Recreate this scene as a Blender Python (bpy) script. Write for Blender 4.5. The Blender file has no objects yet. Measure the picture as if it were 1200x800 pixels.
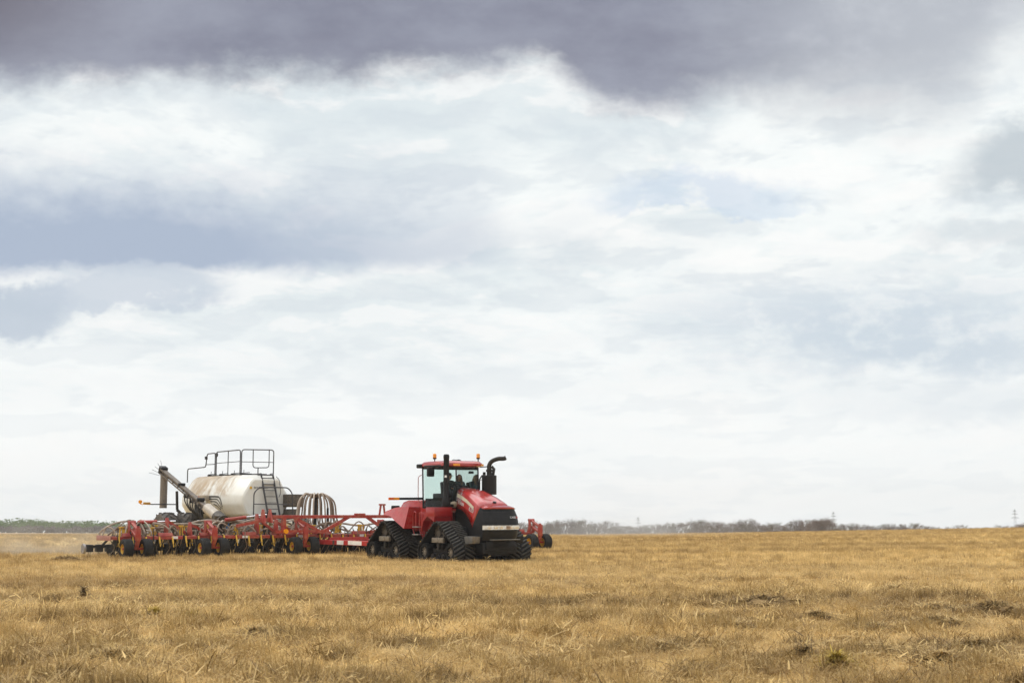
import bpy, bmesh, math, random
import numpy as np
from mathutils import Vector, Matrix
R = math.radians
random.seed(7)
RNG = np.random.default_rng(11)
SC = bpy.context.scene
COL = SC.collection

# ------------------------------------------------------------------ camera
EYE = 1.45
cam_d = bpy.data.cameras.new('camera')
cam = bpy.data.objects.new('camera', cam_d)
COL.objects.link(cam)
cam.location = (0, 0, EYE)
cam_d.sensor_width = 36
cam_d.lens = 50
PITCH = math.atan(221 / 1667)
cam.rotation_euler = (math.pi / 2 + PITCH, 0, 0)
cam_d.clip_start = 0.1
cam_d.clip_end = 8000
cam_d.dof.use_dof = True
cam_d.dof.focus_distance = 55
cam_d.dof.aperture_fstop = 4.0
SC.camera = cam
SC.view_settings.view_transform = 'Standard'
SC.view_settings.look = 'None'
SC.view_settings.exposure = 0.06
SC.view_settings.gamma = 1.0
SC.cycles.use_denoising = True
SC.cycles.max_bounces = 6
SC.cycles.diffuse_bounces = 3
SC.cycles.glossy_bounces = 3
SC.cycles.transparent_max_bounces = 12
SC.cycles.volume_bounces = 0
SC.cycles.caustics_reflective = False
SC.cycles.caustics_refractive = False

# ------------------------------------------------------------------ sky
SUN_EL, SUN_AZ = R(50), R(-78)        # azimuth measured from +Y (view direction) towards +X
world = bpy.data.worlds.new('World')
SC.world = world
world.use_nodes = True


class NT:
    """little helper to write node trees"""
    def __init__(s, tree):
        s.t = tree
        s.t.nodes.clear()

    def n(s, kind, **kw):
        x = s.t.nodes.new(kind)
        for k, v in kw.items():
            setattr(x, k, v)
        return x

    def l(s, a, b):
        s.t.links.new(a, b)

    def val(s, sock, v):
        if hasattr(v, 'is_output'):
            s.l(v, sock)
        else:
            sock.default_value = v

    def m(s, op, a, b=None, c=None, clamp=False):
        x = s.n('ShaderNodeMath', operation=op, use_clamp=clamp)
        s.val(x.inputs[0], a)
        if b is not None:
            s.val(x.inputs[1], b)
        if c is not None:
            s.val(x.inputs[2], c)
        return x.outputs[0]

    def ss(s, v, lo, hi, a=0.0, b=1.0):
        x = s.n('ShaderNodeMapRange', interpolation_type='SMOOTHSTEP')
        s.val(x.inputs['Value'], v)
        s.val(x.inputs['From Min'], lo)
        s.val(x.inputs['From Max'], hi)
        s.val(x.inputs['To Min'], a)
        s.val(x.inputs['To Max'], b)
        return x.outputs['Result']

    def mix(s, f, a, b, mode='MIX'):
        x = s.n('ShaderNodeMix', data_type='RGBA', blend_type=mode)
        s.val(x.inputs['Factor'], f)
        for i, v in ((6, a), (7, b)):
            if isinstance(v, tuple) and len(v) == 3:
                v = v + (1,)
            s.val(x.inputs[i], v)
        return x.outputs[2]

    def xyz(s, x=0., y=0., z=0.):
        c = s.n('ShaderNodeCombineXYZ')
        for i, v in enumerate((x, y, z)):
            s.val(c.inputs[i], v)
        return c.outputs[0]

    def noise(s, vec, scale, detail=4, rough=.5, dist=0., lac=2.0):
        x = s.n('ShaderNodeTexNoise')
        if vec is not None:
            s.l(vec, x.inputs['Vector'])
        s.val(x.inputs['Scale'], scale)
        x.inputs['Detail'].default_value = detail
        x.inputs['Roughness'].default_value = rough
        x.inputs['Distortion'].default_value = dist
        x.inputs['Lacunarity'].default_value = lac
        return x.outputs['Fac']

    def curve(s, v, pts, lo, hi):
        """piecewise smooth function of v through (x, y) points, y within 0..1"""
        t = s.n('ShaderNodeMapRange')
        s.val(t.inputs['Value'], v)
        t.inputs['From Min'].default_value = lo
        t.inputs['From Max'].default_value = hi
        f = s.n('ShaderNodeFloatCurve')
        s.l(t.outputs[0], f.inputs['Value'])
        c = f.mapping.curves[0]
        P = [((x - lo) / (hi - lo), y) for x, y in pts]
        c.points[0].location = P[0]
        c.points[1].location = P[-1]
        for p in P[1:-1]:
            c.points.new(*p)
        f.mapping.update()
        return f.outputs[0]


def build_world():
    g = NT(world.node_tree)
    tc = g.n('ShaderNodeTexCoord')
    sp = g.n('ShaderNodeSeparateXYZ')
    g.l(tc.outputs['Generated'], sp.inputs[0])
    x, y, z = sp.outputs
    yy = g.m('MAXIMUM', g.m('ABSOLUTE', y), .12)
    u = g.m('DIVIDE', x, yy)
    v = g.m('DIVIDE', z, yy)

    def at(su, sv, seed, sc, det=6, ro=.55, dist=0., dv=0.):
        """centred noise over direction space"""
        vv = g.m('MULTIPLY', g.m('ADD', v, dv), sv) if dv else g.m('MULTIPLY', v, sv)
        return g.m('SUBTRACT', g.noise(g.xyz(g.m('MULTIPLY', u, su), vv, seed), sc, det, ro, dist), .5)
    n1 = at(1, 1.7, 0, 7.0, 6)
    n2 = at(1, 1.5, 2, 20.0, 6, .6)
    n5 = at(1, 1.3, 6, 55.0, 5, .6)
    n3 = at(1, 2.6, 4, 5.0, 6, .55)
    mul, add, sub = (lambda a, b: g.m('MULTIPLY', a, b)), (lambda a, b: g.m('ADD', a, b)), (lambda a, b: g.m('SUBTRACT', a, b))
    torn = add(mul(n2, .040), mul(n5, .020))
    vd = add(v, add(mul(n1, .060), torn))
    ud = add(u, add(mul(n1, .06), mul(n3, .10)))

    # cloud deck seen in perspective: layers get flatter towards the horizon
    dz = add(g.m('MAXIMUM', v, 0), .26)
    pu, pv = g.m('DIVIDE', u, dz), g.m('DIVIDE', 1.0, dz)

    def deck(seed, sc, det=8, ro=.58, dist=.3, dv=0.):
        q = g.m('DIVIDE', 1.0, add(dz, dv)) if dv else pv
        return g.noise(g.xyz(pu, mul(q, 1.25), seed), sc, det, ro, dist)
    d1 = deck(3.1, 2.5)
    d2 = deck(8.7, 6.2)
    d2b = deck(8.7, 6.2, dv=.012)
    d1b = deck(3.1, 2.5, dv=.018)
    relief = add(mul(sub(d1, d1b), 2.2), mul(sub(d2, d2b), 1.2))

    def blob(cu, cv, ru, rv, soft=1.0):
        a = g.m('DIVIDE', sub(ud, cu), ru)
        b = g.m('DIVIDE', sub(vd, cv), rv)
        d = g.m('SQRT', add(mul(a, a), mul(b, b)))
        return g.ss(d, 1.0, 1.0 - .75 * soft)

    base = g.mix(g.ss(d1, .42, .64), (.915, .95, .945), (.72, .79, .82))
    base = g.mix(mul(g.ss(d2, .48, .66), .30), base, (.68, .74, .78))
    base = g.mix(g.ss(v, .20, .05, 0, .80), base, (.975, .99, .98))
    c = g.mix(g.m('MULTIPLY', g.ss(n3, .02, .16, 0, .5), g.ss(v, .33, .22)), base, (.955, .955, .94))
    # lit upper edges and grey undersides of the billows
    rs = g.ss(v, .04, .20, .35, 1.0)
    c = g.mix(mul(g.ss(relief, .01, .22, 0, .55), rs), c, (.985, .98, .965))
    c = g.mix(mul(g.ss(relief, -.01, -.25, 0, .42), rs), c, (.60, .67, .73))
    # grey-blue veils at mid right and the lumps at the right edge
    rough = g.ss(add(n2, mul(n5, .5)), -.22, .12)
    c = g.mix(mul(mul(blob(.27, .142, .26, .052, 1.1), .85), g.ss(rough, 0, 1, .45, 1.0)), c, (.57, .655, .735))
    c = g.mix(mul(mul(blob(.02, .205, .10, .016, 1.2), .45), rough), c, (.66, .72, .765))
    c = g.mix(mul(blob(.33, .088, .18, .024, 1.1), .40), c, (.64, .71, .77))
    c = g.mix(mul(blob(-.05, .105, .20, .022, 1.2), .28), c, (.70, .76, .80))
    c = g.mix(mul(blob(.385, .258, .080, .036, .7), .85), c, (.50, .565, .615))
    c = g.mix(mul(blob(.36, .205, .11, .018, 1.0), .55), c, (.585, .645, .69))
    # grey-blue layer on the left: crisp flat underside, soft top
    vf = add(v, add(mul(n1, .018), mul(torn, .55)))
    under = g.ss(vf, .175, .195)
    top = g.ss(vd, .285, .20)
    um = add(u, mul(n1, .05))
    side = g.ss(um, .00, -.26)
    lay = mul(mul(under, top), add(mul(side, .72), g.ss(um, .01, -.04, 0, .46)))
    c = g.mix(mul(lay, .95), c, (.405, .480, .605))
    c = g.mix(mul(blob(-.36, .160, .075, .026, .55), .85), c, (.49, .565, .66))
    c = g.mix(mul(blob(-.265, .171, .085, .018, .6), .75), c, (.54, .61, .70))
    # small ragged blue gap
    gap = mul(g.ss(add(v, add(mul(n1, .05), mul(torn, 1.0))), .224, .230), blob(.145, .238, .095, .026, .7))
    gap = mul(gap, g.ss(add(n2, mul(n5, .4)), -.20, .0, .25, 1.0))
    # dark band on top
    pts = [(-1.2, .62), (-.40, .62), (-.36, .615), (-.30, .625), (-.18, .630), (-.06, .642), (.02, .648), (.045, .618),
           (.075, .590), (.12, .58), (.16, .595), (.20, .585), (.25, .565), (.29, .555), (.33, .585), (.37, .67), (.6, .80), (1.2, .7)]
    edge = sub(mul(g.curve(u, pts, -1.2, 1.2), .5153), .008)
    d = sub(add(v, add(mul(n1, .016), add(mul(n2, .046), mul(n5, .018)))), edge)
    fray = g.ss(u, .08, .30, .030, .075)
    dark = g.ss(d, mul(fray, -.30), fray)
    dark = mul(dark, g.ss(v, .95, .5))
    dk = g.mix(g.ss(add(n3, mul(n2, .5)), -.25, .25), (.205, .215, .288), (.31, .33, .41))
    dk = g.mix(mul(g.ss(u, -.25, -.40), g.ss(v, .31, .40)), dk, (.14, .13, .17))
    dk = g.mix(g.ss(u, .08, .32), dk, (.47, .50, .555))
    dk = g.mix(mul(g.ss(add(mul(n2, .5), n1), -.02, .30), g.ss(u, .10, .28, 0, .7)), dk, (.70, .73, .77))
    c = g.mix(mul(dark, .97), c, dk)
    # overhead and behind the camera: an even bright overcast
    c = g.mix(g.ss(y, .05, -.25), c, (.78, .80, .83))
    c = g.mix(g.ss(g.m('DIVIDE', z, g.m('MAXIMUM', g.m('SQRT', add(mul(x, x), mul(y, y))), .05)), .60, 1.3), c, (1.95, 1.98, 2.02))
    bgc = g.n('ShaderNodeBackground')
    g.l(c, bgc.inputs['Color'])
    bgc.inputs['Strength'].default_value = 1.0
    sky = g.n('ShaderNodeTexSky', sky_type='NISHITA', sun_disc=False)
    sky.sun_elevation = SUN_EL
    sky.sun_rotation = SUN_AZ
    bgs = g.n('ShaderNodeBackground')
    g.l(sky.outputs[0], bgs.inputs['Color'])
    bgs.inputs['Strength'].default_value = 0.15
    # thin veil over the blue gap
    mx = g.n('ShaderNodeMixShader')
    g.l(mul(gap, .34), mx.inputs[0])
    g.l(bgc.outputs[0], mx.inputs[1])
    g.l(bgs.outputs[0], mx.inputs[2])
    out = g.n('ShaderNodeOutputWorld')
    g.l(mx.outputs[0], out.inputs['Surface'])


build_world()
sun_d = bpy.data.lights.new('sun', 'SUN')
sun_d.energy = 1.5
sun_d.angle = R(10)
sun_d.color = (1, .95, .87)
sun = bpy.data.objects.new('sun', sun_d)
COL.objects.link(sun)
sdir = Vector((math.sin(SUN_AZ) * math.cos(SUN_EL), math.cos(SUN_AZ) * math.cos(SUN_EL), math.sin(SUN_EL)))
sun.rotation_euler = sdir.to_track_quat('Z', 'Y').to_euler()
sun.location = (0, 0, 60)

# ------------------------------------------------------------------ helpers


def tag(o, label=None, cat=None, group=None, kind=None):
    if label:
        o['label'] = label
    if cat:
        o['category'] = cat
    if group:
        o['group'] = group
    if kind:
        o['kind'] = kind
    return o


def empty(name, loc=(0, 0, 0), rot=(0, 0, 0), parent=None):
    o = bpy.data.objects.new(name, None)
    COL.objects.link(o)
    o.location = loc
    o.rotation_euler = rot
    o.empty_display_size = .3
    if parent:
        o.parent = parent
    return o


class MB:
    """collects shapes into one mesh"""
    def __init__(s):
        s.bm = bmesh.new()

    def box(s, c, d, rz=0., ry=0., rx=0., bev=0.):
        M = Matrix.Translation(c) @ Matrix.Rotation(rz, 4, 'Z') @ Matrix.Rotation(ry, 4, 'Y') @ Matrix.Rotation(rx, 4, 'X') @ Matrix.Diagonal((d[0], d[1], d[2], 1))
        r = bmesh.ops.create_cube(s.bm, size=1, matrix=M)
        if bev:
            es = list({e for v in r['verts'] for e in v.link_edges})
            bmesh.ops.bevel(s.bm, geom=es, offset=bev, segments=2, profile=.6, affect='EDGES')
        return s

    def bar(s, a, b, w, h=None, bev=0.):
        """square beam from a to b, w wide (horizontal), h high"""
        a, b = Vector(a), Vector(b)
        h = w if h is None else h
        d = b - a
        L = d.length
        X = d.normalized()
        up = Vector((0, 0, 1)) if abs(X.z) < .99 else Vector((1, 0, 0))
        Y = up.cross(X).normalized()
        Z = X.cross(Y)
        M = Matrix((X, Y, Z)).transposed().to_4x4()
        M.translation = (a + b) / 2
        r = bmesh.ops.create_cube(s.bm, size=1, matrix=M @ Matrix.Diagonal((L, w, h, 1)))
        if bev:
            es = list({e for v in r['verts'] for e in v.link_edges})
            bmesh.ops.bevel(s.bm, geom=es, offset=bev, segments=1, affect='EDGES')
        return s

    def cyl(s, a, b, r1, r2=None, n=16, cap=True):
        a, b = Vector(a), Vector(b)
        r2 = r1 if r2 is None else r2
        d = b - a
        M = d.to_track_quat('Z', 'Y').to_matrix().to_4x4()
        M.translation = (a + b) / 2
        bmesh.ops.create_cone(s.bm, cap_ends=cap, segments=n, radius1=r1, radius2=r2, depth=d.length, matrix=M)
        return s

    def tube(s, pts, r, n=8, cap=True):
        pts = [Vector(p) for p in pts]
        rs = r if isinstance(r, (list, tuple)) else [r] * len(pts)
        rings = []
        prev = None
        for i, p in enumerate(pts):
            t = (pts[min(i + 1, len(pts) - 1)] - pts[max(i - 1, 0)])
            t = t.normalized() if t.length > 1e-9 else Vector((0, 0, 1))
            if prev is None:
                nrm = t.orthogonal().normalized()
            else:
                nrm = (prev - t * prev.dot(t))
                nrm = nrm.normalized() if nrm.length > 1e-6 else t.orthogonal().normalized()
            prev = nrm
            bi = t.cross(nrm)
            rings.append([s.bm.verts.new(p + (nrm * math.cos(2 * math.pi * k / n) + bi * math.sin(2 * math.pi * k / n)) * rs[i]) for k in range(n)])
        for A, B in zip(rings, rings[1:]):
            for k in range(n):
                s.bm.faces.new((A[k], A[(k + 1) % n], B[(k + 1) % n], B[k]))
        if cap:
            s.bm.faces.new(list(reversed(rings[0])))
            s.bm.faces.new(rings[-1])
        return s

    def loft(s, rings, closed=True, cap=True):
        V = [[s.bm.verts.new(p) for p in r] for r in rings]
        n = len(V[0])
        for A, B in zip(V, V[1:]):
            for k in range(n if closed else n - 1):
                try:
                    s.bm.faces.new((A[k], A[(k + 1) % n], B[(k + 1) % n], B[k]))
                except ValueError:
                    pass
        if cap and closed:
            s.bm.faces.new(list(reversed(V[0])))
            s.bm.faces.new(V[-1])
        return s

    def lathe(s, prof, c, axis='Y', n=28):
        """prof: (radius, along) pairs"""
        c = Vector(c)
        rings = []
        for k in range(n):
            a = 2 * math.pi * k / n
            ring = []
            for r, h in prof:
                p = {'Y': Vector((r * math.cos(a), h, r * math.sin(a))), 'X': Vector((h, r * math.cos(a), r * math.sin(a))),
                     'Z': Vector((r * math.cos(a), r * math.sin(a), h))}[axis]
                ring.append(s.bm.verts.new(c + p))
            rings.append(ring)
        m = len(prof)
        for k in range(n):
            A, B = rings[k], rings[(k + 1) % n]
            for j in range(m - 1):
                s.bm.faces.new((A[j], A[j + 1], B[j + 1], B[j]))
        return s

    def prism(s, poly, y0, y1, bev=0.):
        """polygon in x,z extruded in y"""
        a = [s.bm.verts.new((x, y0, z)) for x, z in poly]
        b = [s.bm.verts.new((x, y1, z)) for x, z in poly]
        n = len(poly)
        fs = [s.bm.faces.new(a), s.bm.faces.new(list(reversed(b)))]
        for k in range(n):
            fs.append(s.bm.faces.new((a[k], b[k], b[(k + 1) % n], a[(k + 1) % n])))
        if bev:
            es = list({e for f in fs for e in f.edges})
            bmesh.ops.bevel(s.bm, geom=es, offset=bev, segments=2, profile=.6, affect='EDGES')
        return s

    def face(s, pts):
        s.bm.faces.new([s.bm.verts.new(p) for p in pts])
        return s

    def sphere(s, c, r, sc=(1, 1, 1), n=12, M=None):
        T = Matrix.Translation(c) @ (M if M else Matrix()) @ Matrix.Diagonal((r * sc[0], r * sc[1], r * sc[2], 1))
        bmesh.ops.create_uvsphere(s.bm, u_segments=n, v_segments=max(6, n * 2 // 3), radius=1, matrix=T)
        return s

    def build(s, name, mat, parent=None, smooth=35, solid=0., sub=0):
        bmesh.ops.recalc_face_normals(s.bm, faces=s.bm.faces)
        me = bpy.data.meshes.new(name)
        s.bm.to_mesh(me)
        s.bm.free()
        for m_ in (mat if isinstance(mat, (list, tuple)) else [mat]):
            me.materials.append(m_)
        if smooth:
            me.polygons.foreach_set('use_smooth', [True] * len(me.polygons))
            me.set_sharp_from_angle(angle=R(smooth))
        o = bpy.data.objects.new(name, me)
        COL.objects.link(o)
        if parent:
            o.parent = parent
        if solid:
            md = o.modifiers.new('thickness', 'SOLIDIFY')
            md.thickness = solid
            md.offset = -1
        if sub:
            md = o.modifiers.new('round', 'SUBSURF')
            md.levels = md.render_levels = sub
        return o


def copy_tree(o, parent=None):
    c = o.copy()
    COL.objects.link(c)
    c.parent = parent
    for ch in list(o.children):
        copy_tree(ch, c)
    return c


def arc(pts, n=8):
    """smooth curve through control points (Catmull-Rom)"""
    P = [Vector(p) for p in pts]
    P = [P[0] * 2 - P[1]] + P + [P[-1] * 2 - P[-2]]
    out = []
    for i in range(1, len(P) - 2):
        for k in range(n):
            t = k / n
            a, b, c, d = P[i - 1], P[i], P[i + 1], P[i + 2]
            out.append(.5 * ((2 * b) + (c - a) * t + (2 * a - 5 * b + 4 * c - d) * t * t + (3 * b - a - 3 * c + d) * t ** 3))
    out.append(P[-2])
    return out


def rounded(pts, r=.12, n=5):
    """polyline with rounded corners"""
    P = [Vector(p) for p in pts]
    out = [P[0]]
    for a, b, c in zip(P, P[1:], P[2:]):
        ra = min(r, (a - b).length * .45, (c - b).length * .45)
        p0 = b + (a - b).normalized() * ra
        p1 = b + (c - b).normalized() * ra
        for k in range(n + 1):
            t = k / n
            out.append((1 - t) ** 2 * p0 + 2 * t * (1 - t) * b + t * t * p1)
    out.append(P[-1])
    return out


# ------------------------------------------------------------------ materials
MATS = {}


def mat(name, col, rough=.5, metal=0., dust=0., dustcol=(.34, .26, .17), coat=0., col2=None, nscale=6., bump=0., spec=.5, up=False, emit=None):
    if name in MATS:
        return MATS[name]
    m = bpy.data.materials.new(name)
    m.use_nodes = True
    g = NT(m.node_tree)
    out = g.n('ShaderNodeOutputMaterial')
    b = g.n('ShaderNodeBsdfPrincipled')
    g.l(b.outputs[0], out.inputs[0])
    tc = g.n('ShaderNodeTexCoord')
    P = tc.outputs['Object']
    c2 = col2 if col2 else tuple(x * .8 for x in col)
    n = g.noise(P, nscale, 5, .6)
    c = g.mix(g.ss(n, .3, .7), col, c2)
    rg = g.ss(n, .2, .8, rough * .85, min(1, rough * 1.2))
    if dust:
        n2 = g.noise(P, nscale * 2.3, 6, .65, .4)
        f = g.m('MULTIPLY', g.ss(n2, .35, .75), dust)
        c = g.mix(f, c, dustcol)
        rg = g.m('MAXIMUM', rg, g.m('MULTIPLY', f, .9))
    g.l(c, b.inputs['Base Color'])
    g.l(rg, b.inputs['Roughness'])
    b.inputs['Metallic'].default_value = metal
    b.inputs['Specular IOR Level'].default_value = spec
    b.inputs['Coat Weight'].default_value = coat
    b.inputs['Coat Roughness'].default_value = .12
    if bump:
        bp = g.n('ShaderNodeBump')
        bp.inputs['Strength'].default_value = bump
        bp.inputs['Distance'].default_value = .02
        g.l(g.noise(P, nscale * 6, 4, .6), bp.inputs['Height'])
        g.l(bp.outputs[0], b.inputs['Normal'])
    if emit:
        b.inputs['Emission Color'].default_value = (*emit[0], 1)
        b.inputs['Emission Strength'].default_value = emit[1]
    MATS[name] = m
    return m


RED = mat('tractor_red_paint', (.41, .017, .017), .22, dust=.30, dustcol=(.37, .15, .10), coat=.9, nscale=2.2)
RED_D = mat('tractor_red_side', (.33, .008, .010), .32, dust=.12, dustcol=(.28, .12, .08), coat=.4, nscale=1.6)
DRED = mat('implement_red_paint', (.33, .026, .016), .45, dust=.65, dustcol=(.36, .155, .09), nscale=2.0, col2=(.25, .014, .012))
BLACK = mat('black_plastic', (.012, .012, .013), .45, dust=.2, dustcol=(.04, .036, .03), nscale=2, spec=.2)
GRILLE = mat('grille_mesh', (.010, .010, .011), .5, dust=.12, dustcol=(.045, .042, .038), nscale=3, bump=.3, spec=.2)
RUBBER = mat('rubber', (.010, .010, .010), .7, dust=.3, dustcol=(.04, .036, .03), nscale=3.5, spec=.12)
TYRE = mat('implement_tyre_rubber', (.020, .020, .020), .8, dust=.35, dustcol=(.075, .068, .056), nscale=3, spec=.15)
BIGTYRE = mat('dusty_tyre_rubber', (.065, .06, .055), .85, dust=.7, dustcol=(.20, .17, .14), nscale=2.5)
YEL = mat('yellow_paint', (.70, .41, .015), .45, dust=.45, dustcol=(.4, .28, .12), nscale=4)
DARK = mat('dark_steel', (.022, .021, .020), .55, metal=.2, dust=.4, dustcol=(.10, .085, .065), nscale=5, spec=.25)
STEEL = mat('bare_steel', (.45, .45, .45), .4, metal=.8, dust=.3, nscale=6)
DUSTY = mat('dusty_casting', (.15, .13, .10), .75, dust=.6, dustcol=(.30, .24, .17), nscale=7)
LUG = mat('dusty_lug_rubber', (.042, .040, .037), .65, dust=.5, dustcol=(.11, .10, .08), nscale=3.5, spec=.2)
RAIL = mat('black_rail_paint', (.035, .032, .035), .5, nscale=4)
WHITE = mat('white_reflector', (.75, .75, .73), .4, nscale=5)
CREAM = mat('cream_paint', (.72, .70, .60), .45, dust=.25, dustcol=(.46, .36, .24), nscale=1.1)
HOSE = mat('tan_hose', (.26, .195, .14), .6, col2=(.17, .125, .09), nscale=3)
HOSE2 = mat('pale_hose', (.42, .35, .27), .55, col2=(.28, .22, .17), nscale=3)
AMBER = mat('amber_lens', (.85, .33, .01), .25, coat=.5, nscale=3)
ORANGE = mat('orange_lens', (.72, .14, .01), .3, nscale=3)
CHROME = mat('headlamp_lens', (.82, .80, .74), .16, metal=.55, col2=(.5, .46, .38), nscale=9)
DECAL = mat('cream_decal', (.62, .56, .42), .4, nscale=3)
SILVER = mat('silver_decal', (.55, .53, .50), .4, nscale=3)
GREYBOX = mat('grey_steel_box', (.10, .10, .095), .5, dust=.4, nscale=3)
BLUE = mat('blue_drum', (.03, .17, .46), .5, nscale=3)
SEATM = mat('dark_seat_fabric', (.03, .035, .035), .8, nscale=5)
LOGOW = mat('white_lettering', (.7, .7, .7), .4)
LOGOR = mat('red_lettering', (.55, .05, .04), .4)
LOGOK = mat('dark_lettering', (.06, .055, .05), .5)
AUGER = mat('dusty_conveyor_tube', (.12, .10, .082), .6, dust=.6, dustcol=(.24, .185, .13), nscale=2, col2=(.075, .065, .055))
SKIN = mat('skin', (.45, .27, .19), .55, nscale=8)
SHIRT = mat('dark_green_work_shirt', (.035, .05, .04), .85, nscale=9)
JACKET = mat('denim_grey_jacket', (.10, .14, .16), .85, nscale=9)
TROUSER = mat('dark_trousers', (.03, .035, .045), .85, nscale=9)
HAIR = mat('light_brown_hair', (.17, .10, .045), .55, nscale=14)
CAPM = mat('dark_cap_cloth', (.03, .028, .025), .8, nscale=9)


def glass_mat(name, tint, refl=.10):
    m = bpy.data.materials.new(name)
    m.use_nodes = True
    g = NT(m.node_tree)
    out = g.n('ShaderNodeOutputMaterial')
    t = g.n('ShaderNodeBsdfTransparent')
    t.inputs[0].default_value = (*tint, 1)
    gl = g.n('ShaderNodeBsdfGlossy')
    gl.inputs['Roughness'].default_value = .03
    fr = g.n('ShaderNodeFresnel')
    fr.inputs[0].default_value = 1.28
    mx = g.n('ShaderNodeMixShader')
    g.l(g.m('ADD', fr.outputs[0], refl), mx.inputs[0])
    g.l(t.outputs[0], mx.inputs[1])
    g.l(gl.outputs[0], mx.inputs[2])
    g.l(mx.outputs[0], out.inputs[0])
    return m


GLASS = glass_mat('tinted_cab_glass', (.80, .90, .87), .0)

# ------------------------------------------------------------------ terrain
_r = np.array([0, 20, 40, 53, 58, 62, 69, 85, 110, 150, 180, 250, 400, 600, 1000, 3000.])
_t = np.array([-40, -20, -6, 2, 10, 20, 40.])
_z = np.array([
    [0, .05, .15, .26, .31, .38, .48, .75, 1.0, .95, .9, .82, .62, .4, -.2, -3],
    [0, .05, .15, .26, .31, .38, .48, .75, 1.0, .95, .9, .82, .62, .4, -.2, -3],
    [0, .05, .18, .27, .33, .40, .50, .68, .85, .92, .92, .75, .3, -.3, -1.5, -4],
    [0, .05, .18, .27, .35, .42, .53, .66, .8, .88, .85, .6, -.2, -1, -2.5, -5],
    [0, .05, .2, .30, .38, .46, .58, .78, .97, 1.15, 1.22, .97, .2, -1, -2.5, -5],
    [0, .06, .22, .34, .43, .53, .68, .93, 1.25, 1.65, 1.8, 1.8, 1.2, 0, -2, -5],
    [0, .06, .22, .34, .43, .53, .68, .93, 1.25, 1.65, 1.8, 1.8, 1.2, 0, -2, -5]])
_rf = np.geomspace(1, 3001, 600) - 1
_zf = np.array([np.interp(_rf, _r, row) for row in _z])
_k = np.exp(-np.linspace(-2, 2, 25) ** 2)
_k /= _k.sum()
_zf = np.array([np.convolve(np.pad(row, 12, mode='edge'), _k, mode='valid') for row in _zf])
_tf = np.linspace(-40, 40, 161)
_zt = np.array([np.interp(_tf, _t, _zf[:, j]) for j in range(len(_rf))]).T
_k2 = np.exp(-np.linspace(-2, 2, 13) ** 2)
_k2 /= _k2.sum()
_zt = np.array([np.convolve(np.pad(_zt[:, j], 6, mode='edge'), _k2, mode='valid') for j in range(len(_rf))]).T


def ground(x, y):
    """large shape of the field"""
    x, y = np.asarray(x, float), np.asarray(y, float)
    r = np.hypot(x, y)
    t = np.degrees(np.arctan2(x, np.maximum(y, 1e-6)))
    t = np.where(y < 0, 0, np.clip(t, -40, 40))
    fi = np.interp(r, _rf, np.arange(len(_rf)))
    ti = np.interp(t, _tf, np.arange(len(_tf)))
    i0 = np.clip(fi.astype(int), 0, len(_rf) - 2)
    j0 = np.clip(ti.astype(int), 0, len(_tf) - 2)
    a, b = fi - i0, ti - j0
    return (_zt[j0, i0] * (1 - a) * (1 - b) + _zt[j0, i0 + 1] * a * (1 - b) + _zt[j0 + 1, i0] * (1 - a) * b + _zt[j0 + 1, i0 + 1] * a * b)


def lump(x, y):
    """small unevenness of the soil"""
    x, y = np.asarray(x, float), np.asarray(y, float)
    z = .022 * np.sin(x * 1.3 + 1.7 * np.sin(y * .61)) * np.sin(y * 1.9 + 1.1 * np.sin(x * .47))
    z += .018 * np.sin(x * .53 + .8 + 2 * np.sin(y * .23)) * np.sin(y * .83 + .3)
    z += .010 * np.sin(x * 4.1 + 2 * np.sin(y * 1.7)) * np.sin(y * 5.3 + 1.3 * np.sin(x * 2.1))
    return z * np.clip((75 - np.hypot(x, y)) / 35, 0, 1)


def gz(x, y):
    return float(ground(x, y))


def mesh_np(name, V, F, mats, parent=None, smooth=False, attrs=None):
    me = bpy.data.meshes.new(name)
    V = np.asarray(V, np.float32)
    F = np.asarray(F, np.int32)
    k = F.shape[1]
    me.vertices.add(len(V))
    me.vertices.foreach_set('co', V.ravel())
    me.loops.add(F.size)
    me.loops.foreach_set('vertex_index', F.ravel())
    me.polygons.add(len(F))
    me.polygons.foreach_set('loop_start', np.arange(0, F.size, k, dtype=np.int32))
    me.update(calc_edges=True)
    if smooth:
        me.polygons.foreach_set('use_smooth', np.ones(len(F), bool))
    for m_ in (mats if isinstance(mats, (list, tuple)) else [mats]):
        me.materials.append(m_)
    me.validate()
    o = bpy.data.objects.new(name, me)
    COL.objects.link(o)
    if parent:
        o.parent = parent
    return o


def field_color(g, P, fine=True):
    """colour of the straw by place in the field: bands of pale chaff and browner standing stubble"""
    sp = g.n('ShaderNodeSeparateXYZ')
    g.l(P, sp.inputs[0])
    x, y, _ = sp.outputs
    yr = g.m('ADD', y, g.m('MULTIPLY', x, .05))
    wide = g.noise(g.xyz(g.m('MULTIPLY', x, .012), g.m('MULTIPLY', yr, .16), 0), 1.0, 4, .62, .2)
    fine_ = g.noise(g.xyz(g.m('MULTIPLY', x, .03), g.m('MULTIPLY', yr, .75), 5), 1.0, 3, .6, .2)
    rows = g.noise(g.xyz(g.m('MULTIPLY', x, .010), g.m('MULTIPLY', yr, 1.5), 8), 1.0, 2, .5, .1)
    band = g.m('ADD', g.m('MULTIPLY', wide, .5), g.m('ADD', g.m('MULTIPLY', fine_, .28), g.m('MULTIPLY', rows, .22)))
    patch = g.noise(g.xyz(g.m('MULTIPLY', x, .45), g.m('MULTIPLY', y, .8), 3), 1.0, 4, .6, .3)
    big = g.noise(g.xyz(g.m('MULTIPLY', x, .03), g.m('MULTIPLY', y, .09), 7), 1.0, 2, .5)
    return band, patch, big


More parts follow.
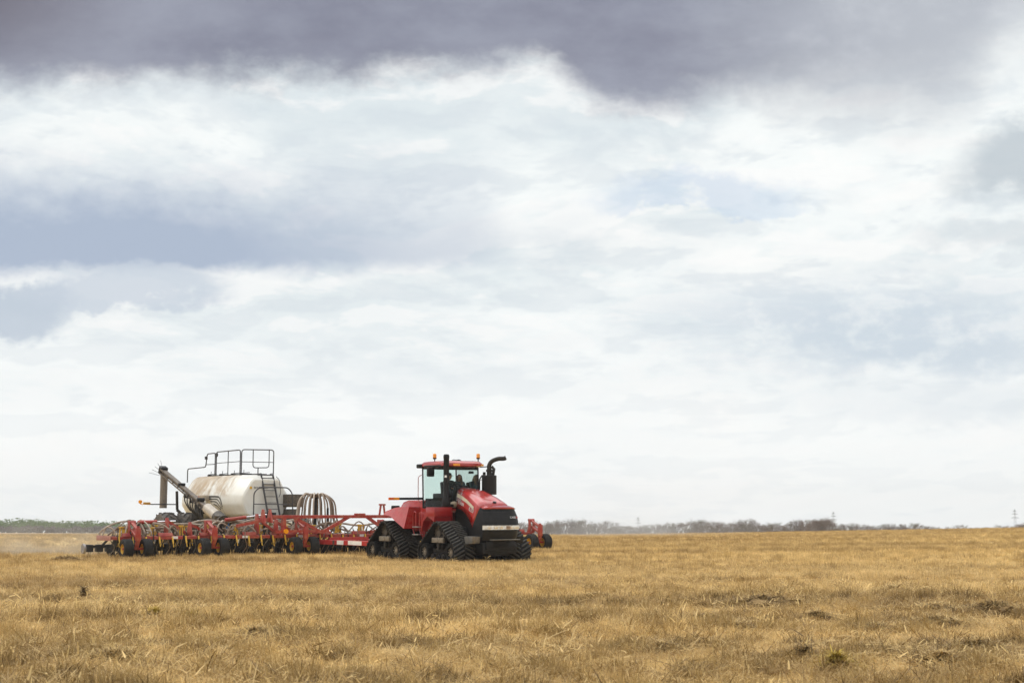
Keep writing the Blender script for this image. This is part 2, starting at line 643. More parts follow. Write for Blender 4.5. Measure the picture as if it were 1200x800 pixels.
def make_field_material():
    m = bpy.data.materials.new('straw_litter_and_soil')
    m.use_nodes = True
    g = NT(m.node_tree)
    out = g.n('ShaderNodeOutputMaterial')
    b = g.n('ShaderNodeBsdfPrincipled')
    g.l(b.outputs[0], out.inputs[0])
    geo = g.n('ShaderNodeNewGeometry')
    P = geo.outputs['Position']
    band, patch, big = field_color(g, P)
    sp = g.n('ShaderNodeSeparateXYZ')
    g.l(P, sp.inputs[0])
    x, y, _ = sp.outputs
    c = g.mix(g.ss(band, .40, .58), (.46, .285, .095), (.74, .53, .215))
    c = g.mix(g.m('MULTIPLY', g.ss(patch, .50, .7), .4), c, (.36, .22, .085))
    c = g.mix(g.ss(big, .40, .62, 0, .4), c, (.62, .44, .155))
    straw = g.noise(g.xyz(g.m('MULTIPLY', x, 9), g.m('MULTIPLY', y, 9), 0), 1.0, 5, .7, .8)
    c = g.mix(g.ss(straw, .58, .35, 0, .30), c, (.15, .095, .045))
    c = g.mix(g.ss(straw, .55, .75, 0, .7), c, (.66, .51, .23))
    nearsoil = g.noise(g.xyz(g.m('MULTIPLY', x, 2.3), g.m('MULTIPLY', y, 2.3), 2), 1.0, 4, .6, .5)
    c = g.mix(g.ss(nearsoil, .57, .66, 0, .7), c, (.085, .055, .03))
    # ploughed brown field beyond the stubble on the left
    ang = g.m('DIVIDE', x, g.m('MAXIMUM', y, 1))
    nb = g.noise(g.xyz(g.m('MULTIPLY', x, .02), 0, 0), 1.0, 2)
    far = g.m('MULTIPLY', g.ss(g.m('ADD', y, g.m('MULTIPLY', nb, 6)), 112, 118), g.ss(ang, -.06, -.12))
    brown = g.mix(g.ss(band, .4, .6), (.36, .25, .15), (.44, .32, .19))
    c = g.mix(far, c, brown)
    g.l(c, b.inputs['Base Color'])
    b.inputs['Roughness'].default_value = .9
    b.inputs['Specular IOR Level'].default_value = .15
    bp = g.n('ShaderNodeBump')
    bp.inputs['Strength'].default_value = .3
    bp.inputs['Distance'].default_value = .05
    g.l(straw, bp.inputs['Height'])
    g.l(bp.outputs[0], b.inputs['Normal'])
    return m


def build_field():
    # polar sheet: fine towards the view, out to the horizon all round
    az = np.concatenate([np.linspace(-180, -30, 40)[:-1], np.linspace(-30, 30, 361), np.linspace(30, 180, 40)[1:]])
    rr = np.concatenate([np.array([0.0]), np.geomspace(2, 3000, 460)])
    A, Q = np.meshgrid(np.radians(az), rr)
    X, Y = Q * np.sin(A), Q * np.cos(A)
    Z = ground(X, Y) + lump(X, Y)
    nR, nA = X.shape
    V = np.stack([X, Y, Z], -1).reshape(-1, 3)
    i = np.arange(nR - 1)[:, None] * nA + np.arange(nA - 1)[None, :]
    F = np.stack([i, i + 1, i + nA + 1, i + nA], -1).reshape(-1, 4)
    # normals up
    F = F[:, ::-1]
    o = mesh_np('field_ground', V, F, make_field_material(), smooth=True)
    tag(o, 'straw coloured stubble field ground reaching to the horizon', 'field', kind='structure')


build_field()


def straw_material(name, dk, lt, trans=.25):
    m = bpy.data.materials.new(name)
    m.use_nodes = True
    g = NT(m.node_tree)
    out = g.n('ShaderNodeOutputMaterial')
    geo = g.n('ShaderNodeNewGeometry')
    oi = g.n('ShaderNodeObjectInfo')
    band, patch, big = field_color(g, geo.outputs['Position'])
    rnd = g.m('FRACT', g.m('MULTIPLY', oi.outputs['Random'], 7.31))
    isl = geo.outputs['Random Per Island']
    f = g.m('ADD', g.m('MULTIPLY', g.ss(band, .41, .57), .46), g.m('MULTIPLY', isl, .42))
    f = g.m('ADD', f, g.m('MULTIPLY', rnd, .24))
    f = g.m('SUBTRACT', f, g.m('MULTIPLY', g.ss(patch, .48, .68), .30), clamp=True)
    f = g.m('ADD', f, g.ss(big, .42, .62, 0, .12), clamp=True)
    c = g.mix(f, dk, lt)
    b = g.n('ShaderNodeBsdfPrincipled')
    g.l(c, b.inputs['Base Color'])
    b.inputs['Roughness'].default_value = .55
    b.inputs['Specular IOR Level'].default_value = .25
    tr = g.n('ShaderNodeBsdfTranslucent')
    g.l(c, tr.inputs[0])
    mx = g.n('ShaderNodeMixShader')
    mx.inputs[0].default_value = trans
    g.l(b.outputs[0], mx.inputs[1])
    g.l(tr.outputs[0], mx.inputs[2])
    g.l(mx.outputs[0], out.inputs[0])
    return m


STRAW = straw_material('dry_straw', (.20, .112, .033), (.82, .62, .295), .40)
STRAW_D = straw_material('weathered_and_shade_straw', (.048, .028, .010), (.27, .17, .056))  # dark straw: real weathering, plus foreground and hollow shade put into colour
STRAW_M = straw_material('brown_straw', (.11, .062, .020), (.54, .375, .145), .35)
STRAW_F = straw_material('short_straw_lightened', (.38, .24, .08), (.88, .68, .325), .45)  # lightened copy of the straw, offsets the self-shading of distant clumps
GREENISH = straw_material('yellow_green_regrowth', (.26, .17, .02), (.58, .43, .07))


def blades(n, rad, hmin, hmax, lean, w, rng, flat=0.):
    """n straw blades, each a bent two-part strip with a slight fold"""
    V, F = [], []
    for _ in range(n):
        a = rng.uniform(0, 2 * math.pi)
        q = rad * math.sqrt(rng.uniform(0, 1))
        p = np.array([q * math.cos(a), q * math.sin(a), -.02])
        h = rng.uniform(hmin, hmax)
        if rng.uniform() < flat:
            tilt = rng.uniform(1.15, 1.5)
            p[2] = rng.uniform(.01, .07)
        else:
            tilt = abs(rng.normal(0, lean))
        b = rng.uniform(0, 2 * math.pi)
        d = np.array([math.sin(tilt) * math.cos(b), math.sin(tilt) * math.sin(b), math.cos(tilt)])
        s = np.array([-math.sin(b + rng.normal(0, .6)), math.cos(b), 0.]) * w * rng.uniform(.7, 1.3) * .5
        bend = np.array([d[0], d[1], -.25]) * rng.uniform(0, .25) * h
        mid = p + d * h * .55
        tip = p + d * h + bend
        i = len(V)
        V += [p - s, p + s, mid - s * .9, mid + s * .9, tip - s * .45, tip + s * .45]
        F += [(i, i + 1, i + 3, i + 2), (i + 2, i + 3, i + 5, i + 4)]
    return np.array(V), np.array(F)


def scatter(name, label, variants, pts, rot, scl, idx, cat):
    """one object of many tufts: points carry a pick, a turn and a size"""
    src = bpy.data.collections.new(name + '_pieces')
    for o in variants:
        COL.objects.unlink(o)
        src.objects.link(o)
    me = bpy.data.meshes.new(name)
    me.vertices.add(len(pts))
    me.vertices.foreach_set('co', np.asarray(pts, np.float32).ravel())
    for an, ty, arr in (('turn', 'FLOAT_VECTOR', rot), ('size', 'FLOAT_VECTOR', scl), ('pick', 'INT', idx)):
        at = me.attributes.new(an, ty, 'POINT')
        at.data.foreach_set('value' if ty == 'INT' else 'vector', np.asarray(arr, np.int32 if ty == 'INT' else np.float32).ravel())
    o = bpy.data.objects.new(name, me)
    COL.objects.link(o)
    ng = bpy.data.node_groups.new(name + '_nodes', 'GeometryNodeTree')
    ng.interface.new_socket('Geometry', in_out='INPUT', socket_type='NodeSocketGeometry')
    ng.interface.new_socket('Geometry', in_out='OUTPUT', socket_type='NodeSocketGeometry')
    N = ng.nodes
    gi, go = N.new('NodeGroupInput'), N.new('NodeGroupOutput')
    ci = N.new('GeometryNodeCollectionInfo')
    ci.inputs['Collection'].default_value = src
    ci.inputs['Separate Children'].default_value = True
    ci.inputs['Reset Children'].default_value = True
    ip = N.new('GeometryNodeInstanceOnPoints')
    ip.inputs['Pick Instance'].default_value = True
    def attr(n_, ty):
        a = N.new('GeometryNodeInputNamedAttribute')
        a.data_type = ty
        a.inputs['Name'].default_value = n_
        return a.outputs[0]
    L = ng.links.new
    L(gi.outputs[0], ip.inputs['Points'])
    L(ci.outputs[0], ip.inputs['Instance'])
    L(attr('pick', 'INT'), ip.inputs['Instance Index'])
    L(attr('turn', 'FLOAT_VECTOR'), ip.inputs['Rotation'])
    L(attr('size', 'FLOAT_VECTOR'), ip.inputs['Scale'])
    L(ip.outputs[0], go.inputs[0])
    md = o.modifiers.new('scatter', 'NODES')
    md.node_group = ng
    tag(o, label, cat, kind='stuff')
    return o


# machine frame: the rig drives towards the camera and to the right
HEAD = R(-54.5)
FW = Vector((math.cos(HEAD), math.sin(HEAD)))
LF = Vector((-FW.y, FW.x))
RIG = Vector((-2.56, 55.98))


def rig(x, y):
    p = RIG + FW * x + LF * y
    return p.x, p.y


def build_stubble():
    rng = np.random.default_rng(5)
    var = []
    for k in range(7):      # standing stubble
        V, F = blades(34, .15, .05, .14, .55, .0062, rng, .38)
        var.append(mesh_np('stubble_tuft', V, F, STRAW))
    for k in range(3):      # flattened chaff
        V, F = blades(56, .26, .06, .24, .9, .0065, rng, .88)
        var.append(mesh_np('chaff_tuft', V, F, STRAW))
    for k in range(2):      # weathered, darker; also painted in as foreground and hollow shade
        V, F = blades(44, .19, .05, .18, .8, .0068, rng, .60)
        var.append(mesh_np('weathered_shade_tuft', V, F, STRAW_D))
    for k in range(2):      # wide clumps of short cut stubble for the distance
        V, F = blades(30, .50, .05, .12, .6, .013, rng, .6)
        var.append(mesh_np('short_clump', V, F, STRAW_F))
    for k in range(4):      # taller ragged clumps of the rough strip
        V, F = blades(58, .17, .07, .21, .42, .0060, rng, .18)
        var.append(mesh_np('tall_clump', V, F, STRAW if k == 0 else STRAW_M))  # browner straw adds to the painted foreground darkening
    H = R(36)
    P = []
    for r0, r1, dens in ((8.5, 18, 105), (18, 30, 66), (30, 48, 30), (48, 75, 12), (75, 150, 5)):
        n = int(H * (r1 * r1 - r0 * r0) * dens)
        r = np.sqrt(rng.uniform(r0 * r0, r1 * r1, n))
        a = rng.uniform(-H, H, n)
        P.append(np.stack([r * np.sin(a), r * np.cos(a)], -1))
    P = np.concatenate(P)
    # drilled rows: draw the tufts towards rows 0.3 m apart
    ang = R(8)
    c, s = math.cos(ang), math.sin(ang)
    q = -P[:, 0] * s + P[:, 1] * c
    row = np.round(q / .3) * .3
    sh = (row - q) * .6
    P[:, 0] += -s * sh
    P[:, 1] += c * sh
    # leave the working strip of the drill to the soil behind it
    dx, dy = P[:, 0] - RIG.x, P[:, 1] - RIG.y
    fx = dx * FW.x + dy * FW.y
    fy = dx * LF.x + dy * LF.y
    worked = (fx < -10) & (np.abs(fy) < 10.8)
    keep = ~(worked & (rng.uniform(size=len(P)) < .35))
    # tracks press the stubble flat
    P = P[keep]
    fx, fy = fx[keep], fy[keep]
    r = np.hypot(P[:, 0], P[:, 1])
    far = rng.uniform(size=len(P)) < np.clip((r - 36) / 36, 0, .95)
    idx = rng.integers(0, 7, len(P))
    # patches: where chaff lies, where straw is weathered, where it is darkened as foreground shade
    pa = np.sin(P[:, 0] * .35 + 1.5 * np.sin(P[:, 1] * .5)) + np.sin(P[:, 1] * 1.1 + 1.2 * np.sin(P[:, 0] * .28)) + rng.normal(0, .7, len(P))
    def fld(f, ph):
        x_, y_ = P[:, 0] * f, P[:, 1] * f
        return np.sin(x_ + 1.7 * np.sin(y_ * .8 + ph)) * np.sin(y_ * 1.3 + 1.4 * np.sin(x_ * .7 + 2 * ph))
    clump = .7 * fld(2.6, .4) + 1.1 * fld(5.3, 1.9) + .5 * fld(11., 2.7) + .35 * fld(.8, 3.0)
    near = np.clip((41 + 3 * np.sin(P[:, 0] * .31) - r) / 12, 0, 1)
    idx = np.where(pa > .55, rng.integers(7, 10, len(P)), idx)
    old_and_shade = fld(.55, 1.2) + .6 * fld(1.9, 3.3) + 1.9 * near * np.clip((31 - r) / 13, -.1, 1)  # last term paints foreground shade as more dark straw near the camera
    idx = np.where((old_and_shade > .62) & ~far & (rng.uniform(size=len(P)) < .82), rng.integers(10, 12, len(P)), idx)
    idx = np.where(far & (rng.uniform(size=len(P)) < .97), rng.integers(12, 14, len(P)), idx)
    sz = rng.uniform(.75, 1.25, len(P))
    hz = sz * np.where(pa > .55, .75, 1.0) * (1 + .18 * np.sin(P[:, 1] * .7 + np.sin(P[:, 0] * .1))) * (1 + near * .22 * np.clip(clump, -1.5, 1.5))
    trk = (fx < 3.3) & (np.abs(np.abs(fy) - 1.25) < .5)
    hz = np.where(trk, hz * .3, hz)
    under = (np.abs(fx) < 3.4) & (np.abs(fy) < 1.8)
    hz = np.where(under, hz * .5, hz)
    Z = ground(P[:, 0], P[:, 1]) + lump(P[:, 0], P[:, 1])
    pts = np.column_stack([P, Z])
    lx = near * (.38 * fld(1.1, 5.1) + .22 * fld(3.1, .3))
    ly = near * (.38 * fld(1.3, 2.2) + .22 * fld(3.7, 4.3))
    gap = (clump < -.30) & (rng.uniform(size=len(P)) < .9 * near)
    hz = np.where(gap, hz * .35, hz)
    idx = np.where(gap, rng.integers(10, 12, len(P)), idx)  # dark straw in the hollows paints the shade between clumps
    tall = (clump > .35) & (rng.uniform(size=len(P)) < .6 * near)
    idx = np.where(tall, rng.integers(14, 18, len(P)), idx)
    rot = np.column_stack([lx + rng.normal(0, .12, len(P)), ly + rng.normal(0, .12, len(P)), rng.uniform(0, 6.283, len(P))])
    scl = np.column_stack([sz, sz, hz])
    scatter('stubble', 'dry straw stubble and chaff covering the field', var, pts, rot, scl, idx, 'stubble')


build_stubble()
# ------------------------------------------------------------------ tractor


def rig_empty(name, x, y, span=1.5):
    """an Empty on the ground of the rig, level with the slope there"""
    px, py = rig(x, y)
    zf, zb = gz(*rig(x + span, y)), gz(*rig(x - span, y))
    zl, zr = gz(*rig(x, y + 3)), gz(*rig(x, y - 3))
    X = Vector((FW.x * 2 * span, FW.y * 2 * span, zf - zb)).normalized()
    Y = Vector((LF.x * 6, LF.y * 6, zl - zr)).normalized()
    Z = X.cross(Y).normalized()
    Y = Z.cross(X)
    e = empty(name, (px, py, (zf + zb) / 2))
    e.rotation_euler = Matrix((X, Y, Z)).transposed().to_euler()
    return e


def belt_path(circs, step=.03):
    """outline of a band tight round three circles (x, z, r), anticlockwise"""
    P = []
    n = len(circs)
    segs = []
    for i in range(n):
        (x0, z0, r0), (x1, z1, r1) = circs[i], circs[(i + 1) % n]
        d = math.hypot(x1 - x0, z1 - z0)
        th = math.atan2(z1 - z0, x1 - x0)
        ph = math.acos((r0 - r1) / d)
        a = th - ph
        segs.append((i, a))
    for i in range(n):
        a0 = segs[i - 1][1]
        a1 = segs[i][1]
        while a1 < a0:
            a1 += 2 * math.pi
        x, z, r = circs[i]
        k = max(3, int((a1 - a0) * r / step))
        for j in range(k + 1):
            a = a0 + (a1 - a0) * j / k
            P.append((x + r * math.cos(a), z + r * math.sin(a)))
        x2, z2, r2 = circs[(i + 1) % n]
        b = segs[i][1]
        p0 = P[-1]
        p1 = (x2 + r2 * math.cos(b), z2 + r2 * math.sin(b))
        L = math.hypot(p1[0] - p0[0], p1[1] - p0[1])
        k = max(2, int(L / step))
        for j in range(1, k):
            P.append((p0[0] + (p1[0] - p0[0]) * j / k, p0[1] + (p1[1] - p0[1]) * j / k))
    return P


def wheel_disc(mb, c, r, w, spokes=0, side=-1):
    x, y, z = c
    mb.lathe([(r * .62, -w / 2), (r, -w / 2), (r, w / 2), (r * .62, w / 2), (r * .62, -w / 2)], c, 'Y', 24)


def make_track():
    W = .92
    circ = [(-.90, .365, .365), (.90, .365, .365), (0, 1.06, .39)]
    P = belt_path(circ)
    n = len(P)
    mb = MB()
    inner = [((x, z), None) for x, z in P]
    nor = []
    for i in range(n):
        (xa, za), (xb, zb) = P[i - 1], P[(i + 1) % n]
        tx, tz = xb - xa, zb - za
        l = math.hypot(tx, tz) or 1
        nor.append((tz / l, -tx / l))
    rings = []
    for i in range(n + 1):
        i %= n
        (x, z), (nx, nz) = P[i], nor[i]
        o, q = .0, -.045
        rings.append([(x + nx * q, -W / 2, z + nz * q), (x, -W / 2, z), (x, W / 2, z), (x + nx * q, W / 2, z + nz * q)])
    mb.loft(rings, closed=True, cap=False)
    # chevron lugs, spaced along the band
    cum = [0]
    for i in range(n):
        (xa, za), (xb, zb) = P[i], P[(i + 1) % n]
        cum.append(cum[-1] + math.hypot(xb - xa, zb - za))
    L = cum[-1]
    xs = np.array([p[0] for p in P] + [P[0][0]])
    zs = np.array([p[1] for p in P] + [P[0][1]])

    def at(s):
        s %= L
        x = np.interp(s, cum, xs)
        z = np.interp(s, cum, zs)
        x2 = np.interp((s + .03) % L, cum, xs)
        z2 = np.interp((s + .03) % L, cum, zs)
        x1 = np.interp((s - .03) % L, cum, xs)
        z1 = np.interp((s - .03) % L, cum, zs)
        t = Vector((x2 - x1, 0, z2 - z1)).normalized()
        nn = Vector((t.z, 0, -t.x))
        return Vector((x, 0, z)), t, nn
    nl = 42
    nbase = len(mb.bm.faces)
    hl = .062
    for k in range(nl):
        for sd in (-1, 1):
            s0 = L * (k + (.5 if sd > 0 else 0)) / nl
            A = []
            for j in range(5):
                f = j / 4
                y = sd * (.03 + f * (W / 2 - .03))
                sc_ = s0 - f * .20
                p, t, nn = at(sc_)
                w0, w1 = .036, .024
                b = p - nn * .005
                A.append([tuple(b - t * w0 + Vector((0, y, 0))), tuple(b + nn * hl - t * w1 + Vector((0, y, 0))),
                          tuple(b + nn * hl + t * w1 + Vector((0, y, 0))), tuple(b + t * w0 + Vector((0, y, 0)))])
            mb.loft(A)
    mb.bm.faces.ensure_lookup_table()
    for f in mb.bm.faces[nbase:]:
        f.material_index = 1
    # drive blocks on the inner face
    for k in range(34):
        p, t, nn = at(L * k / 34)
        q = p - nn * .085
        Y = Vector((0, 1, 0))
        M = Matrix((t, Y, nn)).transposed().to_4x4()
        M.translation = q
        bmesh.ops.create_cube(mb.bm, size=1, matrix=M @ Matrix.Diagonal((.08, .16, .08, 1)))
    o = mb.build('track_belt', [RUBBER, LUG], smooth=30)
    for sx in (-1, 1):
        m = MB()
        for yy in (-.30, .30):
            m.lathe([(.20, yy - .12), (.312, yy - .13), (.318, yy - .10), (.318, yy + .10), (.312, yy + .13), (.20, yy + .12), (.20, yy - .12)], (sx * .90, 0, .365), 'Y', 26)
        w = m.build('idler_tyre', RUBBER, o)
        w.name = 'idler_wheel'
        m = MB()
        for yy in (-.36, .36):
            s_ = -1 if yy < 0 else 1
            m.lathe([(0, yy + s_ * .02), (.07, yy + s_ * .02), (.075, yy - s_ * .01), (.205, yy - s_ * .03), (.205, yy - s_ * .09), (.0, yy - s_ * .09)], (sx * .90, 0, .365), 'Y', 24)
            for k in range(8):
                a = k * math.pi / 4
                c = Vector((sx * .90 + .13 * math.cos(a), yy + s_ * -.0, .365 + .13 * math.sin(a)))
                m.cyl(c - Vector((0, .04, 0)), c + Vector((0, .04, 0)), .022, n=6)
        m.build('idler_hub', DUSTY, o)
    m = MB()
    for yy in (-.22, .22):
        m.lathe([(.22, yy - .05), (.335, yy - .06), (.335, yy + .06), (.22, yy + .05), (.22, yy - .05)], (0, 0, 1.06), 'Y', 26)
    for k in range(16):
        a = k * math.pi / 8
        m.cyl((.31 * math.cos(a), -.32, 1.06 + .31 * math.sin(a)), (.31 * math.cos(a), .32, 1.06 + .31 * math.sin(a)), .022, n=6)
    for k in range(6):
        a = k * math.pi / 3
        m.bar((.05 * math.cos(a), -.25, 1.06 + .05 * math.sin(a)), (.28 * math.cos(a), -.25, 1.06 + .28 * math.sin(a)), .06, .08)
    m.cyl((0, -.33, 1.06), (0, .4, 1.06), .13, n=18)
    m.build('drive_wheel', mat('dusty_drive_wheel', (.06, .052, .042), .75, dust=.5, dustcol=(.15, .12, .085), nscale=6, spec=.2), o)
    m = MB()
    for x in (-.36, 0, .36):
        for yy in (-.26, .26):
            m.lathe([(0, yy - .13), (.06, yy - .13), (.07, yy - .10), (.13, yy - .11), (.135, yy), (.13, yy + .11), (0, yy + .11)], (x, 0, .185), 'Y', 16)
    m.build('road_roller', BLACK, o)
    m = MB()
    m.box((0, -.02, .40), (1.30, .34, .16), bev=.02)
    m.box((0, -.02, .56), (.34, .50, .22), bev=.03)
    m.box((0, .15, .80), (.26, .40, .60), bev=.03)
    m.box((.02, -.34, .60), (.14, .08, .30), bev=.02)
    m.cyl((0, .1, 1.06), (0, .62, 1.06), .20, n=18)
    m.build('undercarriage', DARK, o)
    m = MB()
    m.box((.02, -.36, .80), (.78, .10, .19), bev=.025)
    m.cyl((.02, -.43, .80), (.02, -.30, .80), .07, n=12)
    for x in (-.3, .34):
        m.cyl((x, -.425, .80), (x, -.40, .80), .035, n=8)
    m.build('axle_bracket', DUSTY, o)
    return o


def text_mesh(name, body, size, mat_, parent, M, ext=.003):
    cu = bpy.data.curves.new(name, 'FONT')
    cu.body = body
    cu.size = size
    cu.extrude = ext
    cu.align_x = 'CENTER'
    cu.align_y = 'CENTER'
    t = bpy.data.objects.new(name, cu)
    COL.objects.link(t)
    dg = bpy.context.evaluated_depsgraph_get()
    me = bpy.data.meshes.new_from_object(t.evaluated_get(dg))
    bpy.data.objects.remove(t)
    bpy.data.curves.remove(cu)
    me.name = name
    me.materials.clear()
    me.materials.append(mat_)
    o = bpy.data.objects.new(name, me)
    COL.objects.link(o)
    o.parent = parent
    o.matrix_local = M
    return o


def frame_m(o, X, Y):
    X, Y = Vector(X).normalized(), Vector(Y)
    Y = (Y - X * Y.dot(X)).normalized()
    Z = X.cross(Y)
    M = Matrix((X, Y, Z)).transposed().to_4x4()
    M.translation = o
    return M


# hood stations: x at the top edge, half width at shoulder, half width at the bottom, top z, bottom z, slant
HST = [(1.36, .40, .46, 2.76, 2.00, .0), (1.9, .50, .56, 2.68, 1.93, .0), (2.35, .585, .64, 2.545, 1.76, .02),
       (2.75, .65, .70, 2.395, 1.55, .10), (3.1, .695, .75, 2.24, 1.36, .26), (3.38, .72, .79, 2.095, 1.26, .50)]


def hood_ring(x, w, wb, zt, zb, sl, pts=None):
    ch = .17
    prof = [(-wb, zb), (-(wb + w) / 2 - .008, zb + .33 * (zt - zb)), (-w - .012, zt - ch - .05), (-w + .03, zt - ch + .07), (-w + .14, zt - .025), (-w + .20, zt), (-w * .45, zt + .012), (0, zt + .018)]
    prof = prof + [(-y, z) for y, z in reversed(prof[:-1])]
    return [(x - sl * (zt - z), y, z) for y, z in prof]


def make_tractor():
    T = rig_empty('articulated_tracked_tractor', 0, 0)
    tag(T, 'big red articulated tractor on four black rubber tracks driving across the stubble', 'tractor')
    # --- tracks
    t0 = make_track()
    t0.parent = T
    t0.location = (1.95, -1.27, 0)
    for x, y in ((-1.95, -1.27), (1.95, 1.27), (-1.95, 1.27)):
        c = copy_tree(t0, T)
        c.location = (x, y, 0)
        if y > 0:
            c.rotation_euler = (0, 0, math.pi)
    for o in T.children:
        if o.name.startswith('track_belt') and o.location.y > 0:
            pass
    # --- hood
    m = MB()
    m.loft([hood_ring(*s) for s in HST], closed=False, cap=False)
    # nose: the top skin rolls on over the grille
    top = hood_ring(*HST[-1])[3:12]
    r1, r2, r3 = [], [], []
    for (x, y, z) in top:
        k = abs(y) / .69
        xe = 3.79 - .20 * k ** 3.5
        dz = HST[-1][3] - z
        r1.append((x + (xe - x) * .55, y * 1.04, 2.055 - dz * .55))
        r2.append((xe - .02, y * 1.07, 2.012 - dz * .28))
        r3.append((xe, y * 1.07, 1.955 - dz * .12))
    m.loft([top, r1, r2, r3], closed=False, cap=False)
    hood = m.build('hood', RED, T, smooth=28, solid=.025)
    # raised ribs, vent and catch on the hood top
    m = MB()
    m.loft([[(2.2, -.30, 2.600), (2.2, .30, 2.600), (2.2, .26, 2.630), (2.2, -.26, 2.630)], [(3.05, -.37, 2.27), (3.05, .37, 2.27), (3.05, .32, 2.305), (3.05, -.32, 2.305)],
            [(3.2, -.36, 2.19), (3.2, .36, 2.19), (3.2, .33, 2.205), (3.2, -.33, 2.205)]])
    m.build('hood_bulge', RED, hood, smooth=25)
    m = MB()
    m.box((3.30, 0, 2.20), (.10, .12, .05), ry=.45, bev=.015)
    m.build('hood_catch', BLACK, hood)
    # stripe and lettering on the side
    for sd in (-1, 1):
        m = MB()
        A, B = [], []
        for x, lo, hi in ((1.40, 2.42, 2.56), (1.9, 2.30, 2.44), (2.35, 2.17, 2.30), (2.75, 2.02, 2.14), (3.0, 1.93, 2.03)):
            s = None
            for a, b in zip(HST, HST[1:]):
                if a[0] <= x <= b[0]:
                    f = (x - a[0]) / (b[0] - a[0])
                    s = [p + (q - p) * f for p, q in zip(a, b)]
            def yat(z):
                x_, w, wb, zt, zb, sl = s
                ys = [wb, (wb + w) / 2 + .008, w + .012, w - .03]
                zs = [zb, zb + .33 * (zt - zb), zt - .22, zt - .10]
                return float(np.interp(z, zs, ys)) + .006
            A.append((x - s[5] * (s[3] - lo), sd * yat(lo), lo))
            B.append((x - s[5] * (s[3] - hi), sd * yat(hi), hi))
        m.loft([[a, b] for a, b in zip(A, B)], closed=False, cap=False)
        m.build('side_stripe', DECAL, hood, smooth=0)
    text_mesh('model_number', '620', .26, SILVER, hood, frame_m((2.77, -.695, 1.92), (.98, -.125, -.30), (.2, .02, 1)))
    text_mesh('maker_lettering', 'STEIGER', .15, LOGOW, hood, frame_m((1.86, -.548, 2.15), (.97, -.16, -.2), (.2, 0, 1)))
    # --- grille under the nose
    m = MB()
    rings = []
    for z, xf, xs, w in ((1.965, 3.70, 3.36, .715), (1.7, 3.82, 3.22, .77), (1.36, 3.90, 3.04, .80)):
        ring = []
        for k in range(-8, 9):
            y = w * math.sin(k / 8 * math.pi / 2)
            f = abs(y) / w
            x = xf - .20 * f ** 3.5 + .03
            ring.append((x, y, z))
        ring = [(xs, -w, z)] + ring + [(xs, w, z)]
        rings.append(ring)
    m.loft(rings, closed=True, cap=True)
    gr = m.build('grille', GRILLE, T, smooth=30)
    m = MB()
    for k, z in enumerate((1.83, 1.68, 1.52)):
        f = (1.98 - z) / .62
        xf, w = 3.70 + .20 * f + .036, .725 + .075 * f
        m.tube([(xf - .20 * abs(math.sin(a)) ** 3.5, (w + .004) * math.sin(a), z) for a in np.linspace(-1.57, 1.57, 25)], .011, n=5)
    for y in (-.28, .28):
        m.tube([(3.735 + .2 * f - .2 * (abs(y) / .76) ** 3.5, y * (1 + .1 * f), 1.98 - .62 * f) for f in (0, .25, .5, .75, 1)], .009, n=5)
    m.build('grille_bar', BLACK, gr)
    text_mesh('badge_lettering', 'CASE', .11, LOGOW, gr, frame_m((3.862, .43, 1.64), (0, 1, 0), (-.32, 0, 1)))
    text_mesh('badge_letter', 'IH', .11, LOGOR, gr, frame_m((3.845, .62, 1.64), (-.14, 1, 0), (-.32, 0, 1)))
    # headlamp strip
    m = MB()
    lo, hi = [], []
    for a in np.linspace(-1, 1, 21):
        y = a * .815
        x = 3.955 - .25 * abs(a) ** 3.5
        lo.append((x + .005, y, 1.195))
        hi.append((x, y, 1.352))
    m.loft([[a, b, (b[0] - .1, b[1] * .96, b[2]), (a[0] - .1, a[1] * .96, a[2])] for a, b in zip(lo, hi)])
    hl = m.build('headlamp_strip', CHROME, gr, smooth=40)
    LG = mat('lamp_glass', (.75, .72, .62), .12, coat=.6, nscale=12, col2=(.55, .45, .30))
    for y in (-.62, -.38, -.16, .30, .50, .66):
        m = MB()
        x = 3.962 - .25 * (abs(y) / .815) ** 3.5
        m.box((x, y, 1.27), (.02, .15, .09), bev=.008)
        m.build('headlamp', LG, hl)
    m = MB()
    m.box((3.962, .16, 1.27), (.02, .18, .13), bev=.008)
    m.build('centre_badge', mat('tarnished_badge', (.30, .20, .13), .4), hl)
    # black lower nose and engine bay
    m = MB()
    rings = []
    for z, xf, xs, w in ((1.36, 3.88, 3.04, .80), (1.19, 3.90, 2.95, .80), (1.0, 3.88, 2.9, .79), (.80, 3.80, 2.9, .76)):
        rings.append([(xs, -w, z)] + [(xf - .22 * abs(math.sin(k / 6 * 1.5708)) ** 3.5, w * math.sin(k / 6 * 1.5708), z) for k in range(-6, 7)] + [(xs, w, z)])
    m.loft(rings)
    low = m.build('lower_nose', BLACK, T)
    m = MB()
    m.bar((3.90, -.62, .83), (3.90, .72, .83), .08, .035, bev=.01)
    m.build('nose_lip', GREYBOX, low)
    m = MB()
    m.prism([(1.3, .75), (1.3, 2.0), (1.9, 1.93), (2.35, 1.75), (2.75, 1.54), (3.06, 1.38), (3.06, .75)], -.44, .44)
    # inner arch skin that follows the hood edge
    for sd in (-1, 1):
        m.loft([[(s[0] - s[5] * (s[3] - s[4]), sd * (s[2] - .03), s[4] + .03), (s[0] - s[5] * (s[3] - s[4]) - .02, sd * .46, s[4] - .30)] for s in HST], closed=False, cap=False)
    m.box((2.4, 0, .72), (2.6, .8, .45), bev=.05)
    m.build('engine_bay', BLACK, T)
    m = MB()
    m.box((3.35, 0, .62), (.70, 1.30, .34), bev=.05)
    m.box((2.7, 0, .52), (1.9, 1.55, .42), bev=.06)
